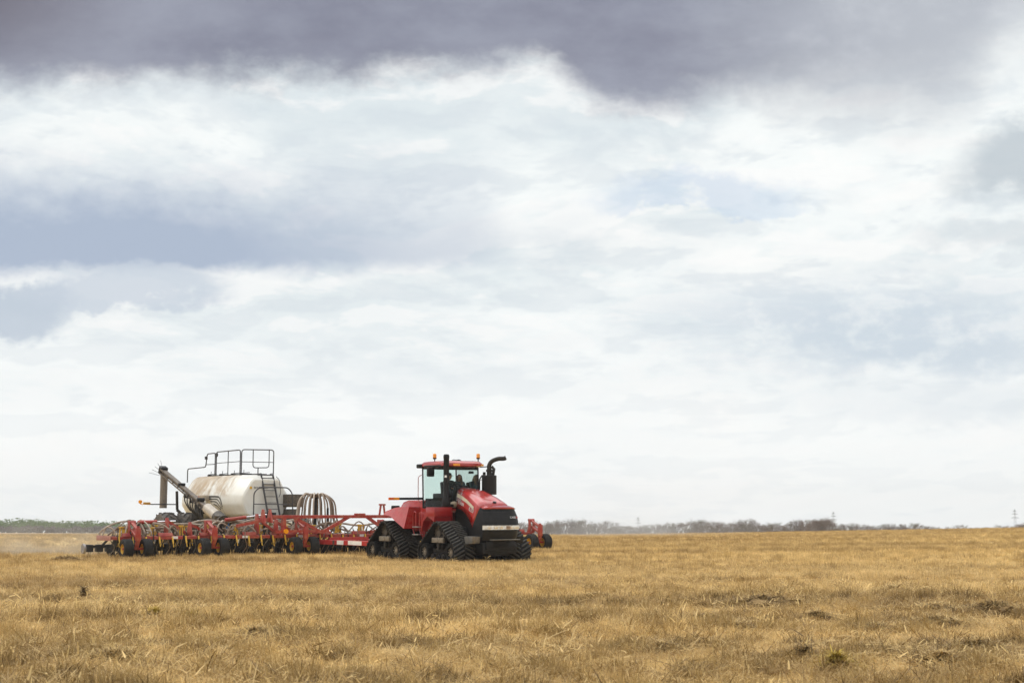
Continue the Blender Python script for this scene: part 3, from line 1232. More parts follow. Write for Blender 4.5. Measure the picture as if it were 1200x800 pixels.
    m.box((3.0, 0, .36), (1.2, 1.0, .25), bev=.05)
    m.cyl((1.95, -1.1, 1.06), (1.95, 1.1, 1.06), .24, n=18)
    m.cyl((-1.95, -1.1, 1.06), (-1.95, 1.1, 1.06), .24, n=18)
    m.box((2.0, 0, .95), (.8, .8, .5), bev=.06)
    m.box((-1.95, 0, .95), (1.8, .8, .5), bev=.06)
    m.cyl((-.1, 0, .6), (-.1, 0, 1.5), .16, n=16)
    m.box((.5, 0, .9), (1.2, .5, .4), bev=.04)
    m.box((-2.9, 0, .85), (.9, .5, .5), bev=.05)
    m.bar((-3.2, 0, .55), (-3.75, 0, .55), .3, .1)
    m.build('chassis', BLACK, T)
    # grey step box on the front corner, and its twin
    for sd in (-1, 1):
        m = MB()
        m.prism([(2.98, .95), (3.55, .95), (3.50, .70), (3.05, .66)], sd * .80, sd * 1.15, bev=.015)
        m.build('front_corner_box', GREYBOX if sd < 0 else BLACK, T)
    # --- front fenders (over the front tracks) and platform
    for sd in (-1, 1):
        m = MB()
        y0, y1 = sd * .72, sd * 1.52
        m.prism([(.90, 2.02), (1.52, 2.02), (1.52, 1.66), (.92, 1.66)], y0, y1, bev=.02)
        m.loft([[(1.50, sd * .74, 1.70), (1.50, sd * 1.50, 1.70), (1.46, sd * 1.50, 1.48), (1.46, sd * .74, 1.48)],
                [(.95, sd * .74, 1.72), (.95, sd * 1.50, 1.72), (1.02, sd * 1.50, 1.66), (1.02, sd * .74, 1.66)]])
        m.loft([[(.96, sd * 1.05, 1.95), (.96, sd * 1.50, 1.95), (1.00, sd * 1.50, 1.68), (1.00, sd * 1.05, 1.68)],
                [(.58, sd * 1.08, 1.55), (.58, sd * 1.46, 1.55), (.64, sd * 1.46, 1.50), (.64, sd * 1.08, 1.50)],
                [(.36, sd * 1.10, 1.16), (.36, sd * 1.40, 1.16), (.42, sd * 1.40, 1.14), (.42, sd * 1.10, 1.14)]])
        m.build('front_fender', RED_D, T, smooth=25)
    m = MB()
    m.box((.42, 0, 1.93), (1.86, 1.62, .10), bev=.02)
    m.box((.42, -.83, 1.84), (1.7, .14, .14), bev=.02)
    m.build('cab_platform', RED, T)
    # articulation: red side tanks with ribs, under the cab
    for sd in (-1, 1):
        m = MB()
        m.box((.25, sd * .78, 1.50), (.92, .72, .66), bev=.035)
        for x in (-.10, .10, .30, .50):
            m.box((x, sd * 1.146, 1.50), (.07, .03, .52), bev=.012)
        m.loft([[(-.52, sd * .50, 1.42), (-.52, sd * .98, 1.42), (-.12, sd * .98, 1.42), (-.12, sd * .50, 1.42)],
                [(-.38, sd * .52, .62), (-.38, sd * .78, .62), (-.18, sd * .78, .62), (-.18, sd * .52, .62)]])
        m.build('side_tank', RED_D, T, smooth=25)
    # steps and their rails
    st = empty('access_steps', parent=T)
    m = MB()
    for y in (-1.22,):
        m.tube(rounded([(-.36, y, .95), (-.50, y, 1.16), (-.50, y, 1.78), (-.36, y - .02, 1.86), (-.28, y, 1.82), (-.28, y, 1.1)], .1), .018, n=6)
        m.tube(rounded([(.12, y, .95), (-.02, y, 1.16), (-.02, y, 1.78), (.10, y - .02, 1.86), (.18, y, 1.82), (.18, y, 1.1)], .1), .018, n=6)
    m.build('step_rail', RED, st)
    for z in (.98, 1.27):
        m = MB()
        m.box((-.10, -1.25, z), (.42, .24, .035), bev=.008)
        s_ = m.build('step', STEEL, st)
    # --- rear body: deck, tank and box fenders
    m = MB()
    prof = [(-2.15, 1.75), (-2.10, 2.08), (-1.9, 2.24), (-1.5, 2.30), (-.55, 2.31), (-.48, 2.25), (-.48, 1.30), (-2.1, 1.30)]
    m.prism(prof, -.82, .82, bev=.07)
    m.build('rear_deck', RED, T, smooth=40)
    for sd in (-1, 1):
        m = MB()
        q = lambda x, y, z: (x, sd * y, z)
        a = [q(-.62, .70, 2.03), q(-.62, 1.34, 2.03), q(-.62, 1.56, 1.20), q(-.62, .70, 1.20)]
        b = [q(-1.15, .70, 2.045), q(-1.15, 1.36, 2.045), q(-1.15, 1.57, 1.44), q(-1.15, .70, 1.44)]
        c = [q(-1.65, .70, 2.00), q(-1.65, 1.38, 2.00), q(-1.65, 1.57, 1.68), q(-1.65, .70, 1.68)]
        d = [q(-2.2, .70, 1.88), q(-2.2, 1.42, 1.88), q(-2.2, 1.56, 1.74), q(-2.2, .70, 1.74)]
        m.loft([a, b, c, d])
        m.build('rear_fender', RED, T, smooth=20)
    m = MB()
    m.box((-1.95, -1.15, 2.05), (.42, .16, .09), bev=.03)
    m.box((-2.05, -1.15, 2.01), (.10, .24, .14), bev=.03)
    m.build('rear_work_lamp', BLACK, T)
    # rear wall between the tracks
    m = MB()
    m.box((-1.6, 0, 1.35), (1.4, 1.0, .5), bev=.04)
    m.build('rear_frame', RED_D, T)
    # three-position marker arm
    m = MB()
    m.bar((-.50, -.80, 2.36), (-.50, -1.86, 2.35), .05, .09)
    arm = m.build('marker_arm', BLACK, T)
    m = MB()
    m.bar((-.50, -1.862, 2.35), (-.50, -2.10, 2.348), .06, .10)
    m.build('amber_marker', AMBER, arm)
    m = MB()
    m.bar((-.50, -2.102, 2.348), (-.50, -2.32, 2.346), .06, .10)
    m.build('orange_marker', ORANGE, arm)
    # --- cab
    xa, xb = -.46, 1.22
    wr, wf = .78, .70
    zb_, zt = 1.98, 3.56
    cf = MB()
    pil = .045
    cor = {}
    for nm, x0, y0, x1, y1 in (('fr', xb, -wf, xb - .10, -wf - .02), ('fl', xb, wf, xb - .10, wf + .02), ('rr', xa, -wr, xa - .06, -wr), ('rl', xa, wr, xa - .06, wr)):
        cor[nm] = (Vector((x0, y0, zb_)), Vector((x1, y1, zt)))
        cf.bar(*cor[nm], pil, pil * 1.3, bev=.01)
    mr = (Vector((.28, -.80, zb_)), Vector((.22, -.80, zt)))
    ml = (Vector((.28, .80, zb_)), Vector((.22, .80, zt)))
    for z in (0, 1):
        for a, b in (('fr', 'fl'), ('rr', 'rl'), ('fr', 'rr'), ('fl', 'rl')):
            cf.bar(cor[a][z] + Vector((0, 0, .03 - .06 * z)), cor[b][z] + Vector((0, 0, .03 - .06 * z)), .06, .06)
    cf.box((.38, 0, 1.995), (1.62, 1.38, .03))
    # lower dash cowl in front of the driver and low rear wall
    cf.prism([(1.17, 2.02), (1.17, 2.80), (1.02, 2.86), (.86, 2.55), (.86, 2.02)], -.30, .30, bev=.03)
    cf.prism([(-.43, 2.02), (-.43, 2.36), (-.38, 2.36), (-.30, 2.02)], -.70, .70)
    cf.box((.35, -.52, 2.28), (.75, .22, .55), bev=.05)
    cf.box((.62, -.56, 2.72), (.08, .10, .34), bev=.02)
    cab = cf.build('cab_frame', BLACK, T)
    m = MB()
    m.box((1.05, .45, 3.36), (.06, .22, .1), bev=.02)
    m.build('cab_monitor', BLACK, cab)

    def pane(name, pts):
        m = MB()
        m.face(pts)
        return m.build(name, GLASS, cab, smooth=0)
    i = .03
    f0, f1, g0, g1 = cor['fr'][0], cor['fr'][1], cor['fl'][0], cor['fl'][1]
    # bowed windscreen
    m = MB()
    lo = [f0.lerp(g0, t) + Vector((.10 * math.sin(t * math.pi), 0, .05)) for t in np.linspace(.03, .97, 9)]
    hi = [f1.lerp(g1, t) + Vector((.08 * math.sin(t * math.pi), 0, -.05)) for t in np.linspace(.03, .97, 9)]
    m.loft([[a, b] for a, b in zip(lo, hi)], closed=False, cap=False)
    m.build('windscreen', GLASS, cab, smooth=60)
    for r0, r1 in (('fr', 'rr'), ('fl', 'rl')):
        a0, a1, b0, b1 = cor[r0][0], cor[r0][1], cor[r1][0], cor[r1][1]
        sd = -1 if 'r' == r0[1] else 1
        m = MB()
        lo = [a0.lerp(b0, t) + Vector((0, sd * .06 * math.sin(t * math.pi), .05)) for t in np.linspace(.03, .97, 9)]
        hi = [a1.lerp(b1, t) + Vector((0, sd * .05 * math.sin(t * math.pi), -.05)) for t in np.linspace(.03, .97, 9)]
        m.loft([[a, b] for a, b in zip(lo, hi)], closed=False, cap=False)
        m.build('side_window', GLASS, cab, smooth=60)
    a0, a1, b0, b1 = cor['rr'][0], cor['rr'][1], cor['rl'][0], cor['rl'][1]
    pane('rear_window', [a0.lerp(b0, .04) + Vector((0, 0, .38)), a0.lerp(b0, .96) + Vector((0, 0, .38)), a1.lerp(b1, .96) + Vector((0, 0, -.05)), a1.lerp(b1, .04) + Vector((0, 0, -.05))])
    # seats
    for y, nm in ((-.02, 'driver_seat'), (.46, 'passenger_seat')):
        m = MB()
        m.box((.18, y, 2.42), (.46, .42 if y < 0 else .34, .12), bev=.04)
        m.box((-.06, y, 2.72), (.12, .40 if y < 0 else .32, .58), ry=-.14, bev=.05)
        m.cyl((.16, y, 2.0), (.16, y, 2.38), .09, n=10)
        m.build(nm, SEATM, cab)
    m = MB()
    c, nrm = Vector((.66, -.02, 2.80)), Vector((-.52, 0, .85)).normalized()
    U = Vector((0, 1, 0))
    V_ = nrm.cross(U)
    m.tube([c + (U * math.cos(a) + V_ * math.sin(a)) * .20 for a in np.linspace(0, 2 * math.pi, 25)], .017, n=6, cap=False)
    for a in (0, 2.1, 4.2):
        m.tube([c - nrm * .03, c + (U * math.cos(a) + V_ * math.sin(a)) * .20], .014, n=6)
    m.tube([c - nrm * .02, (.92, -.02, 2.45)], .035, n=8)
    m.build('steering_wheel', BLACK, cab)
    # roof
    m = MB()
    rings = []
    for z, gx, gy in ((3.565, .96, .82), (3.61, 1.02, .89), (3.70, 1.02, .89), (3.77, .95, .82), (3.80, .80, .66)):
        ring = []
        for k in range(32):
            a = 2 * math.pi * k / 32
            ca, sa = math.cos(a), math.sin(a)
            e = .28
            ring.append((.36 + gx * math.copysign(abs(ca) ** e, ca), gy * math.copysign(abs(sa) ** e, sa), z))
        rings.append(ring)
    m.loft(rings)
    roof = m.build('cab_roof', RED, T, smooth=35)
    m = MB()
    m.box((-.60, -.78, 3.62), (.34, .30, .16), bev=.04)
    m.box((.36, -.885, 3.60), (1.2, .05, .07), bev=.015)
    m.build('roof_corner_lamp', BLACK, roof)
    m = MB()
    for y in (.78,):
        m.box((-.60, y, 3.62), (.34, .30, .16), bev=.04)
    m.build('roof_corner_lamp', BLACK, roof)
    m = MB()
    m.bar((1.392, -.60, 3.635), (1.392, -.30, 3.635), .03, .08)
    m.build('roof_marker', AMBER, roof)
    m = MB()
    m.bar((1.385, .68, 3.635), (1.385, .80, 3.635), .03, .08)
    m.build('roof_marker', AMBER, roof)
    m = MB()
    m.tube(rounded([(.5, -.12, 3.78), (.5, -.02, 3.86), (.5, .14, 3.84), (.5, .26, 3.87), (.5, .42, 3.78)], .05), .016, n=6)
    m.sphere((.5, .2, 3.81), .09, (1, 1, .7))
    m.build('roof_antenna', BLACK, roof)
    for x, y in ((.10, -.62), (1.05, .78)):
        b = MB()
        b.cyl((x, y, 3.74), (x, y, 3.90), .022, n=8)
        b.cyl((x, y, 3.88), (x, y, 3.93), .062, .075, n=12)
        bo = b.build('beacon', BLACK, roof)
        b = MB()
        b.lathe([(0, .165), (.05, .16), (.068, .14), (.074, 0), (0, 0)], (x, y, 3.932), 'Z', 16)
        b.build('beacon_lens', AMBER, bo)
    # mirrors and rails
    m = MB()
    m.tube(rounded([(1.05, -.80, 3.56), (1.12, -1.02, 3.57), (1.02, -1.10, 3.50)], .08), .02, n=6)
    mo = m.build('mirror_arm', BLACK, T)
    m = MB()
    m.box((.44, -1.02, 3.37), (.14, .30, .36), bev=.05)
    m.tube([(.50, -.98, 3.56), (.50, -.84, 3.58)], .02, n=6)
    m.build('mirror', BLACK, mo)
    m = MB()
    m.tube(rounded([(1.1, .82, 3.57), (1.18, 1.28, 3.60), (1.18, 1.30, 3.30)], .06), .02, n=6)
    m.box((1.18, .98, 3.30), (.08, .10, .16), bev=.02)
    m.tube([(1.15, .80, 3.08), (1.3, 1.16, 3.08)], .014, n=5)
    m.build('mirror_arm', BLACK, T)
    m = MB()
    m.tube(rounded([(-.50, -.84, 2.22), (-.52, -.98, 2.26), (-.52, -.98, 3.20), (-.50, -.84, 3.28)], .08), .016, n=6)
    m.build('cab_grab_rail', mat('pale_red_rail', (.45, .16, .14), .4), T)
    # air intake pipe at the near corner
    m = MB()
    x, y = 1.34, -.88
    m.lathe([(0, 2.08), (.155, 2.08), (.165, 2.15), (.155, 2.25), (.112, 2.42), (.108, 3.86), (.115, 3.88), (.115, 3.96), (.09, 4.02), (0, 4.03)], (x, y, 0), 'Z', 20)
    m.box((1.28, -.78, 2.08), (.3, .4, .12), bev=.03)
    pp = m.build('air_intake_stack', BLACK, T)
    m = MB()
    m.bar((1.425, -.965, 3.14), (1.425, -.955, 3.22), .05, .08)
    m.build('stack_sticker', WHITE, pp)
    m = MB()
    m.sphere((1.30, -.50, 2.12), .16, (1, 1.1, .8))
    m.build('pre_cleaner', mat('dusty_canvas', (.32, .27, .19), .8), pp)
    # exhaust with its heat shield on the far side
    m = MB()
    x, y = 1.78, .80
    m.lathe([(0, 0), (.27, 0), (.285, .02), (.285, .72), (.27, .74), (0, .74)], (x, y, 2.50), 'Z', 20)
    ex = m.build('exhaust_muffler', BLACK, T)
    m = MB()
    m.tube(arc([(x, y, 3.2), (x, y, 3.46), (x, y, 3.62), (x + .06, y + .09, 3.78), (x + .20, y + .28, 3.87), (x + .34, y + .44, 3.88), (x + .40, y + .50, 3.91)], 5), [.10] * 6 + [.085] * 25, n=12)
    m.cyl((x, y, 3.38), (x, y, 3.46), .125, n=14)
    m.tube([(x + .10, y + .10, 3.2), (x + .12, y + .14, 3.48), (x + .06, y + .06, 3.58)], .06, n=8)
    m.build('exhaust_pipe', DARK, ex)
    m = MB()
    m.tube(rounded([(x - .3, y - .24, 2.45), (x - .3, y - .24, 3.1), (x - .2, y - .18, 3.25)], .05), .025, n=6)
    m.tube([(x - .22, y - .30, 2.5), (x - .26, y - .32, 3.0)], .04, n=6)
    m.build('exhaust_bracket', BLACK, ex)
    return T


tractor = make_tractor()


# ------------------------------------------------------------------ people in the cab
def capsule(bm, pts, rad, n=10):
    """tapered limb through joints: cones with round joints"""
    for (a, ra), (b, rb) in zip(zip(pts, rad), zip(pts[1:], rad[1:])):
        a, b = Vector(a), Vector(b)
        d = b - a
        M = d.to_track_quat('Z', 'Y').to_matrix().to_4x4()
        M.translation = (a + b) / 2
        bmesh.ops.create_cone(bm, cap_ends=True, segments=n, radius1=ra, radius2=rb, depth=d.length, matrix=M)
    for p, r in zip(pts, rad):
        bmesh.ops.create_icosphere(bm, subdivisions=2, radius=r * 1.0, matrix=Matrix.Translation(p))


def ell(bm, c, s, rot=None):
    bmesh.ops.create_icosphere(bm, subdivisions=3, radius=1, matrix=Matrix.Translation(c) @ (rot or Matrix()) @ Matrix.Diagonal((*s, 1)))


def skinned(bm, name, mat_, parent, voxel):
    me = bpy.data.meshes.new(name)
    bm.to_mesh(me)
    bm.free()
    me.materials.append(mat_)
    o = bpy.data.objects.new(name, me)
    COL.objects.link(o)
    o.parent = parent
    r = o.modifiers.new('one_skin', 'REMESH')
    r.mode = 'VOXEL'
    r.voxel_size = voxel
    r.use_smooth_shade = True
    s = o.modifiers.new('soften', 'SMOOTH')
    s.iterations = 3
    return o


def make_person(loc, yaw, look, label, hands, cap, shirt, k=1.0):
    """seated figure; local +x is where it faces; origin on the seat"""
    ex, ey = rig(loc[0], loc[1])
    Mz = tractor.matrix_basis
    P = empty('person')
    P.matrix_basis = Mz @ Matrix.Translation(loc) @ Matrix.Rotation(yaw, 4, 'Z') @ Matrix.Scale(k, 4)
    tag(P, label, 'person', 'people riding in the tractor cab')
    hip, chest, neck = Vector((0, 0, .10)), Vector((.01, 0, .42)), Vector((.02, 0, .585))
    head = Vector((.05, 0, .735))
    HR = Matrix.Rotation(look, 4, 'Z')
    b = bmesh.new()
    ell(b, hip, (.13, .17, .12))
    ell(b, (0, 0, .27), (.105, .145, .16))
    ell(b, chest, (.115, .175, .17))
    capsule(b, [(0, 0, .52), (.02, 0, .64)], [.065, .055])
    # head with face
    ell(b, head, (.095, .076, .118), HR)
    ell(b, head + HR @ Vector((.035, 0, -.05)), (.055, .056, .065), HR)
    ell(b, head + HR @ Vector((.098, 0, -.012)), (.022, .013, .022), HR)
    ell(b, head + HR @ Vector((.083, 0, -.062)), (.012, .024, .008), HR)
    ell(b, head + HR @ Vector((.072, 0, -.098)), (.02, .024, .018), HR)
    for s in (-1, 1):
        ell(b, head + HR @ Vector((-.005, s * .078, -.01)), (.018, .008, .03), HR)
        ell(b, head + HR @ Vector((.078, s * .03, .012)), (.012, .013, .009), HR)
    joints = {}
    for s in (-1, 1):
        sh = Vector((.01, s * .195, .50))
        hand = Vector(hands[0 if s < 0 else 1])
        d = hand - sh
        el = sh + d * .5 + Vector((-.04, s * .07, -.10))
        joints[s] = (sh, el, hand)
        capsule(b, [(.01, s * .10, .51), sh, el, hand], [.07, .062, .046, .03])
        # hand: palm, four fingers, thumb
        f = (hand - el).normalized()
        side = f.cross(Vector((0, 0, 1))).normalized()
        up = side.cross(f)
        pc = hand + f * .05
        M = Matrix((f, side, up)).transposed().to_4x4()
        ell(b, pc, (.052, .042, .018), M)
        for q, (o_, L) in enumerate(((-.030, .060), (-.010, .072), (.011, .068), (.030, .052))):
            r0 = pc + f * .042 + side * o_
            r1 = r0 + f * L * .5 - up * .008
            r2 = r1 + f * L * .3 - up * .03
            capsule(b, [r0, r1, r2], [.0105, .0095, .008], 6)
        tb = pc - side * s * -.036 - f * .01
        capsule(b, [tb, tb + f * .035 + side * s * .025, tb + f * .06 + side * s * .018 - up * .012], [.013, .011, .009], 6)
        kn = Vector((.44, s * .12, .10))
        an = Vector((.50, s * .12, -.32))
        capsule(b, [(0, s * .09, .09), kn, an], [.095, .062, .04])
        capsule(b, [an, an + Vector((.06, 0, -.05)), an + Vector((.17, s * .02, -.06))], [.045, .042, .033])
    body = skinned(b, 'body', SKIN, P, .0085)
    # clothes
    b = bmesh.new()
    ell(b, (0, 0, .14), (.135, .178, .13))
    ell(b, (0, 0, .27), (.118, .158, .17))
    ell(b, chest, (.128, .188, .165))
    for s in (-1, 1):
        sh, el, hand = joints[s]
        capsule(b, [(.01, s * .10, .515), sh, el, el.lerp(hand, .86)], [.075, .072, .056, .043])
    skinned(b, 'jacket', shirt, P, .012)
    b = bmesh.new()
    ell(b, hip, (.145, .185, .115))
    for s in (-1, 1):
        kn, an = Vector((.44, s * .12, .10)), Vector((.50, s * .12, -.29))
        capsule(b, [(0, s * .09, .09), kn, an], [.106, .076, .06])
    skinned(b, 'trousers', TROUSER, P, .012)
    b = bmesh.new()
    for s in (-1, 1):
        an = Vector((.50, s * .12, -.33))
        capsule(b, [an, an + Vector((.05, 0, -.045)), an + Vector((.18, s * .02, -.06))], [.054, .052, .042])
    skinned(b, 'boots', BLACK, P, .01)
    b = bmesh.new()
    ell(b, head + HR @ Vector((-.02, 0, .02)), (.092, .084, .112), HR)
    if cap:
        skinned(b, 'hair', HAIR, P, .01)
        m = MB()
        rings = []
        for z, r in ((.02, 1.0), (.06, .99), (.09, .86), (.115, .55), (.125, .1)):
            rings.append([head + HR @ Vector((.102 * r * math.cos(a) - .005, .088 * r * math.sin(a), z + .015)) for a in np.linspace(0, 2 * math.pi, 20, endpoint=False)])
        m.loft(rings)
        m.loft([[head + HR @ Vector((.07 + .10 * t * math.cos(a), .075 * math.sin(a), .042 - .02 * t + dz)) for a in np.linspace(-1.3, 1.3, 9)] + [] for t, dz in ((.3, 0), (1.0, -.0), (1.0, -.008), (.3, -.008))], closed=False, cap=False)
        m.build('cap', CAPM, P)
    else:
        for s in (-1, 1):
            capsule(b, [head + HR @ Vector((-.02, s * .06, .05)), head + HR @ Vector((.0, s * .085, -.06)), head + HR @ Vector((.01, s * .10, -.20)), head + HR @ Vector((.05, s * .10, -.32))], [.045, .045, .05, .03])
        capsule(b, [head + HR @ Vector((-.07, 0, .03)), head + HR @ Vector((-.09, 0, -.12)), head + HR @ Vector((-.09, 0, -.26))], [.06, .07, .05])
        skinned(b, 'hair', HAIR, P, .011)
    return P


make_person((.17, -.02, 2.49), 0.0, R(42), 'driver in a dark cap and dark shirt holding the steering wheel in the cab',
            ((.40, -.13, .26), (.40, .16, .28)), True, SHIRT, 1.0)
make_person((.17, .46, 2.49), R(-8), R(-30), 'passenger with long light hair and grey jacket sitting beside the driver in the cab',
            ((.36, -.10, .17), (.38, .14, .17)), False, JACKET, .95)
# ------------------------------------------------------------------ seed drill (origin 9 m behind the tractor's centre)


def make_wheel(r, w, rim_r, tread=0, tyre=TYRE, rim=YEL, name='wheel'):
    m = MB()
    s = w / 2
    m.lathe([(rim_r, -s * .82), (rim_r + .02, -s * .95), (r * .80, -s), (r * .93, -s * .94), (r * .985, -s * .78), (r, -s * .4), (r, s * .4), (r * .985, s * .78), (r * .93, s * .94), (r * .80, s), (rim_r + .02, s * .95), (rim_r, s * .82)], (0, 0, 0), 'Y', 36)
    if tread:
        for k in range(tread):
            for sd in (-1, 1):
                a0 = 2 * math.pi * (k + (.5 if sd > 0 else 0)) / tread
                A = []
                for j in range(5):
                    f = j / 4
                    a = a0 - f * .42
                    y = sd * s * (.02 + .92 * f)
                    rr = r * (1 - .03 * f * f)
                    rad, tan = Vector((math.cos(a), 0, math.sin(a))), Vector((-math.sin(a), 0, math.cos(a)))
                    p = rad * rr + Vector((0, y, 0))
                    A.append([p - tan * .045 - rad * .02, p - tan * .03 + rad * .05, p + tan * .03 + rad * .05, p + tan * .045 - rad * .02])
                m.loft(A)
    else:
        for y in (-.3, -.1, .1, .3):
            m.lathe([(r + .001, y * w - .012), (r + .010, y * w - .010), (r + .010, y * w + .010), (r + .001, y * w + .012)], (0, 0, 0), 'Y', 36)
    o = m.build(name, tyre, smooth=40)
    m = MB()
    for sd in (-1, 1):
        m.lathe([(rim_r, sd * s * .80), (rim_r * .97, sd * s * .84), (rim_r * .90, sd * s * .70), (rim_r * .86, sd * s * .45), (rim_r * .40, sd * s * .30), (rim_r * .36, sd * s * .55), (0, sd * s * .58)], (0, 0, 0), 'Y', 28)
        for k in range(6):
            a = k * math.pi / 3
            c = Vector((rim_r * .62 * math.cos(a), sd * s * .40, rim_r * .62 * math.sin(a)))
            m.cyl(c - Vector((0, .03, 0)), c + Vector((0, .03, 0)), .022, n=6)
    m.build('rim', rim, o, smooth=40)
    return o


WID = 10.3


def make_drill():
    D = rig_empty('seed_drill', -9, 0, 2)
    tag(D, 'very wide red seed drill with yellow cylinders and tan hoses towed behind the tractor', 'seed drill')
    rng = random.Random(3)
    ZB = .80
    ranks = (.55, -.20, -.95, -1.6)
    secs = [(-WID, -7.35), (-7.25, -3.45), (-3.35, 3.35), (3.45, 7.25), (7.35, WID)]
    for a, b in secs:
        m = MB()
        outer = abs(a + b) > 12
        rk = ranks[:3] if outer else ranks
        for i, x in enumerate(rk):
            m.bar((x, a, ZB), (x, b, ZB), .13, .13, bev=.012)
        k = max(2, int((b - a) / 1.6))
        for j in range(k + 1):
            y = a + .3 + (b - a - .6) * j / k
            m.bar((rk[0] + .05, y, ZB + .003), (rk[-1] - .05, y, ZB + .003), .10, .10)
        # gussets on the front bar
        for j in range(k):
            y = a + (b - a) * (j + .5) / k
            m.prism([(.42, ZB + .06), (.64, ZB + .06), (.58, ZB + .20), (.46, ZB + .20)], y - .3, y + .3, bev=.01)
        m.build('tool_frame', DRED, D)
    # big end plate on the near end
    m = MB()
    m.box((-.20, -WID - .06, ZB), (1.62, .03, .20), bev=.008)
    m.build('end_plate', mat('faded_red_plate', (.34, .13, .10), .5, dust=.6, dustcol=(.40, .26, .20)), D)
    # --- openers with trip cylinder and packer wheel
    def opener():
        m = MB()
        m.box((-.02, 0, ZB - .02), (.16, .08, .24), bev=.01)
        m.bar((-.05, 0, ZB - .08), (-.34, 0, .46), .06, .05)
        m.bar((-.02, 0, ZB - .16), (-.30, 0, .38), .05, .05)
        m.tube(rounded([(-.30, 0, .50), (-.36, 0, .36), (-.30, 0, .12), (-.22, 0, -.04)], .12), [.030] * 8 if False else .028, n=6)
        m.bar((-.34, 0, .44), (-.62, 0, .26), .05, .06)
        o = m.build('opener', DARK)
        m = MB()
        m.lathe([(.03, -.035), (.15, -.04), (.175, -.02), (.18, 0), (.175, .02), (.15, .04), (.03, .035)], (-.66, 0, .18), 'Y', 18)
        m.build('packer_wheel', RUBBER, o)
        m = MB()
        m.cyl((.05, .02, ZB + .07), (.17, .02, ZB - .22), .036, n=8)
        m.cyl((.17, .02, ZB - .22), (.23, .02, ZB - .36), .018, n=6)
        m.build('trip_cylinder', YEL, o)
        return o
    op = opener()
    first = True
    for ri, x in enumerate(ranks[:3]):
        n = (36, 32, 32)[ri]
        for j in range(n):
            y = -WID + .25 + (2 * WID - .5) * (j + ri / 3) / n
            if abs(y) > WID - .15:
                continue
            o = op if first else copy_tree(op)
            first = False
            o.parent = D
            o.location = (x + rng.uniform(-.02, .02), y, rng.uniform(-.03, .02))
    # --- upright yellow springs between the ranks
    def spring():
        m = MB()
        for d in (-.05, .05):
            m.cyl((0, d, ZB + .06), (0, d, ZB + .42), .034, n=8)
        m.box((0, 0, ZB + .44), (.10, .20, .05), bev=.01)
        m.box((0, 0, ZB + .09), (.10, .20, .05), bev=.01)
        return m.build('yellow_spring', YEL)
    sp = spring()
    first = True
    for ri, x in enumerate((.16, -.58, -1.25)):
        for j in range(16):
            y = -WID + .5 + (2 * WID - 1) * (j + ri * .33) / 16 + rng.uniform(-.12, .12)
            if abs(y) > WID - .2:
                continue
            o = sp if first else sp.copy()
            if not first:
                COL.objects.link(o)
            first = False
            o.parent = D
            o.location = (x, y, rng.uniform(-.05, .06))
    # --- front caster pairs
    wh = make_wheel(.39, .39, .20)
    first = True

    def caster():
        m = MB()
        # upright fork plates and the two slanting links to the axle post
        for d in (-.12, .12):
            m.prism([(-.18, ZB), (.05, ZB), (.16, ZB + .30), (.06, ZB + .68), (-.06, ZB + .70), (-.02, ZB + .34)], d - .03, d + .03, bev=.01)
        m.cyl((.0, -.16, ZB + .63), (.0, .16, ZB + .63), .06, n=12)
        m.bar((.02, -.0, ZB + .60), (.66, 0, ZB + .34), .13, .09, bev=.012)
        m.bar((.08, .0, ZB + .32), (.68, 0, ZB + .06), .17, .10, bev=.012)
        m.box((.72, 0, ZB + .16), (.15, .20, .52), bev=.02)
        m.cyl((.72, 0, ZB - .12), (.72, 0, ZB + .48), .055, n=12)
        m.prism([(.64, ZB - .10), (.80, ZB - .10), (.62, .36), (.50, .36)], -.07, .07, bev=.015)
        m.bar((.56, -.56, .39), (.56, .56, .39), .09, .09, bev=.01)
        return m.build('caster_arm', DRED)
    ca = caster()
    for k, y in enumerate((-9.45, -6.2, -2.05, 2.05, 6.2, 10.4)):
        c = ca if k == 0 else ca.copy()
        if k:
            COL.objects.link(c)
        c.parent = D
        c.location = (.42, y, 0)
        for sd in (-1, 1):
            w = wh if first else copy_tree(wh)
            first = False
            w.parent = c
            w.location = (.56, sd * .40, .385)
            w.rotation_euler = (0, rng.uniform(0, 6), 0)
            w.name = 'caster_wheel'
    # rear wheels under the middle
    for y in (-3.2, 3.2, -8.4, 8.4):
        w = copy_tree(wh, D)
        w.name = 'rear_wheel'
        w.location = (-2.3, y, .40)
    m = MB()
    for y in (-3.2, 3.2, -8.4, 8.4):
        pass
    # --- wing fold arms / upright plates standing on the frame
    def plate(y, x=.2, h=.85, lean=.12, name='wing_plate'):
        m = MB()
        m.prism([(x - .25, ZB + .06), (x + .25, ZB + .06), (x + .12, ZB + h), (x - .08, ZB + h)], y - .035, y + .035, bev=.01)
        m.bar((x, y, ZB + h * .85), (x - .1, y + lean * 9, ZB + .10), .09, .11)
        return m.build(name, DRED, D)
    for y, h in ((-7.9, .80), (-6.9, .62), (-3.9, .95), (-3.0, .72), (3.9, .9), (7.6, .8)):
        plate(y, h=h, lean=.11 if y < 0 else -.11)
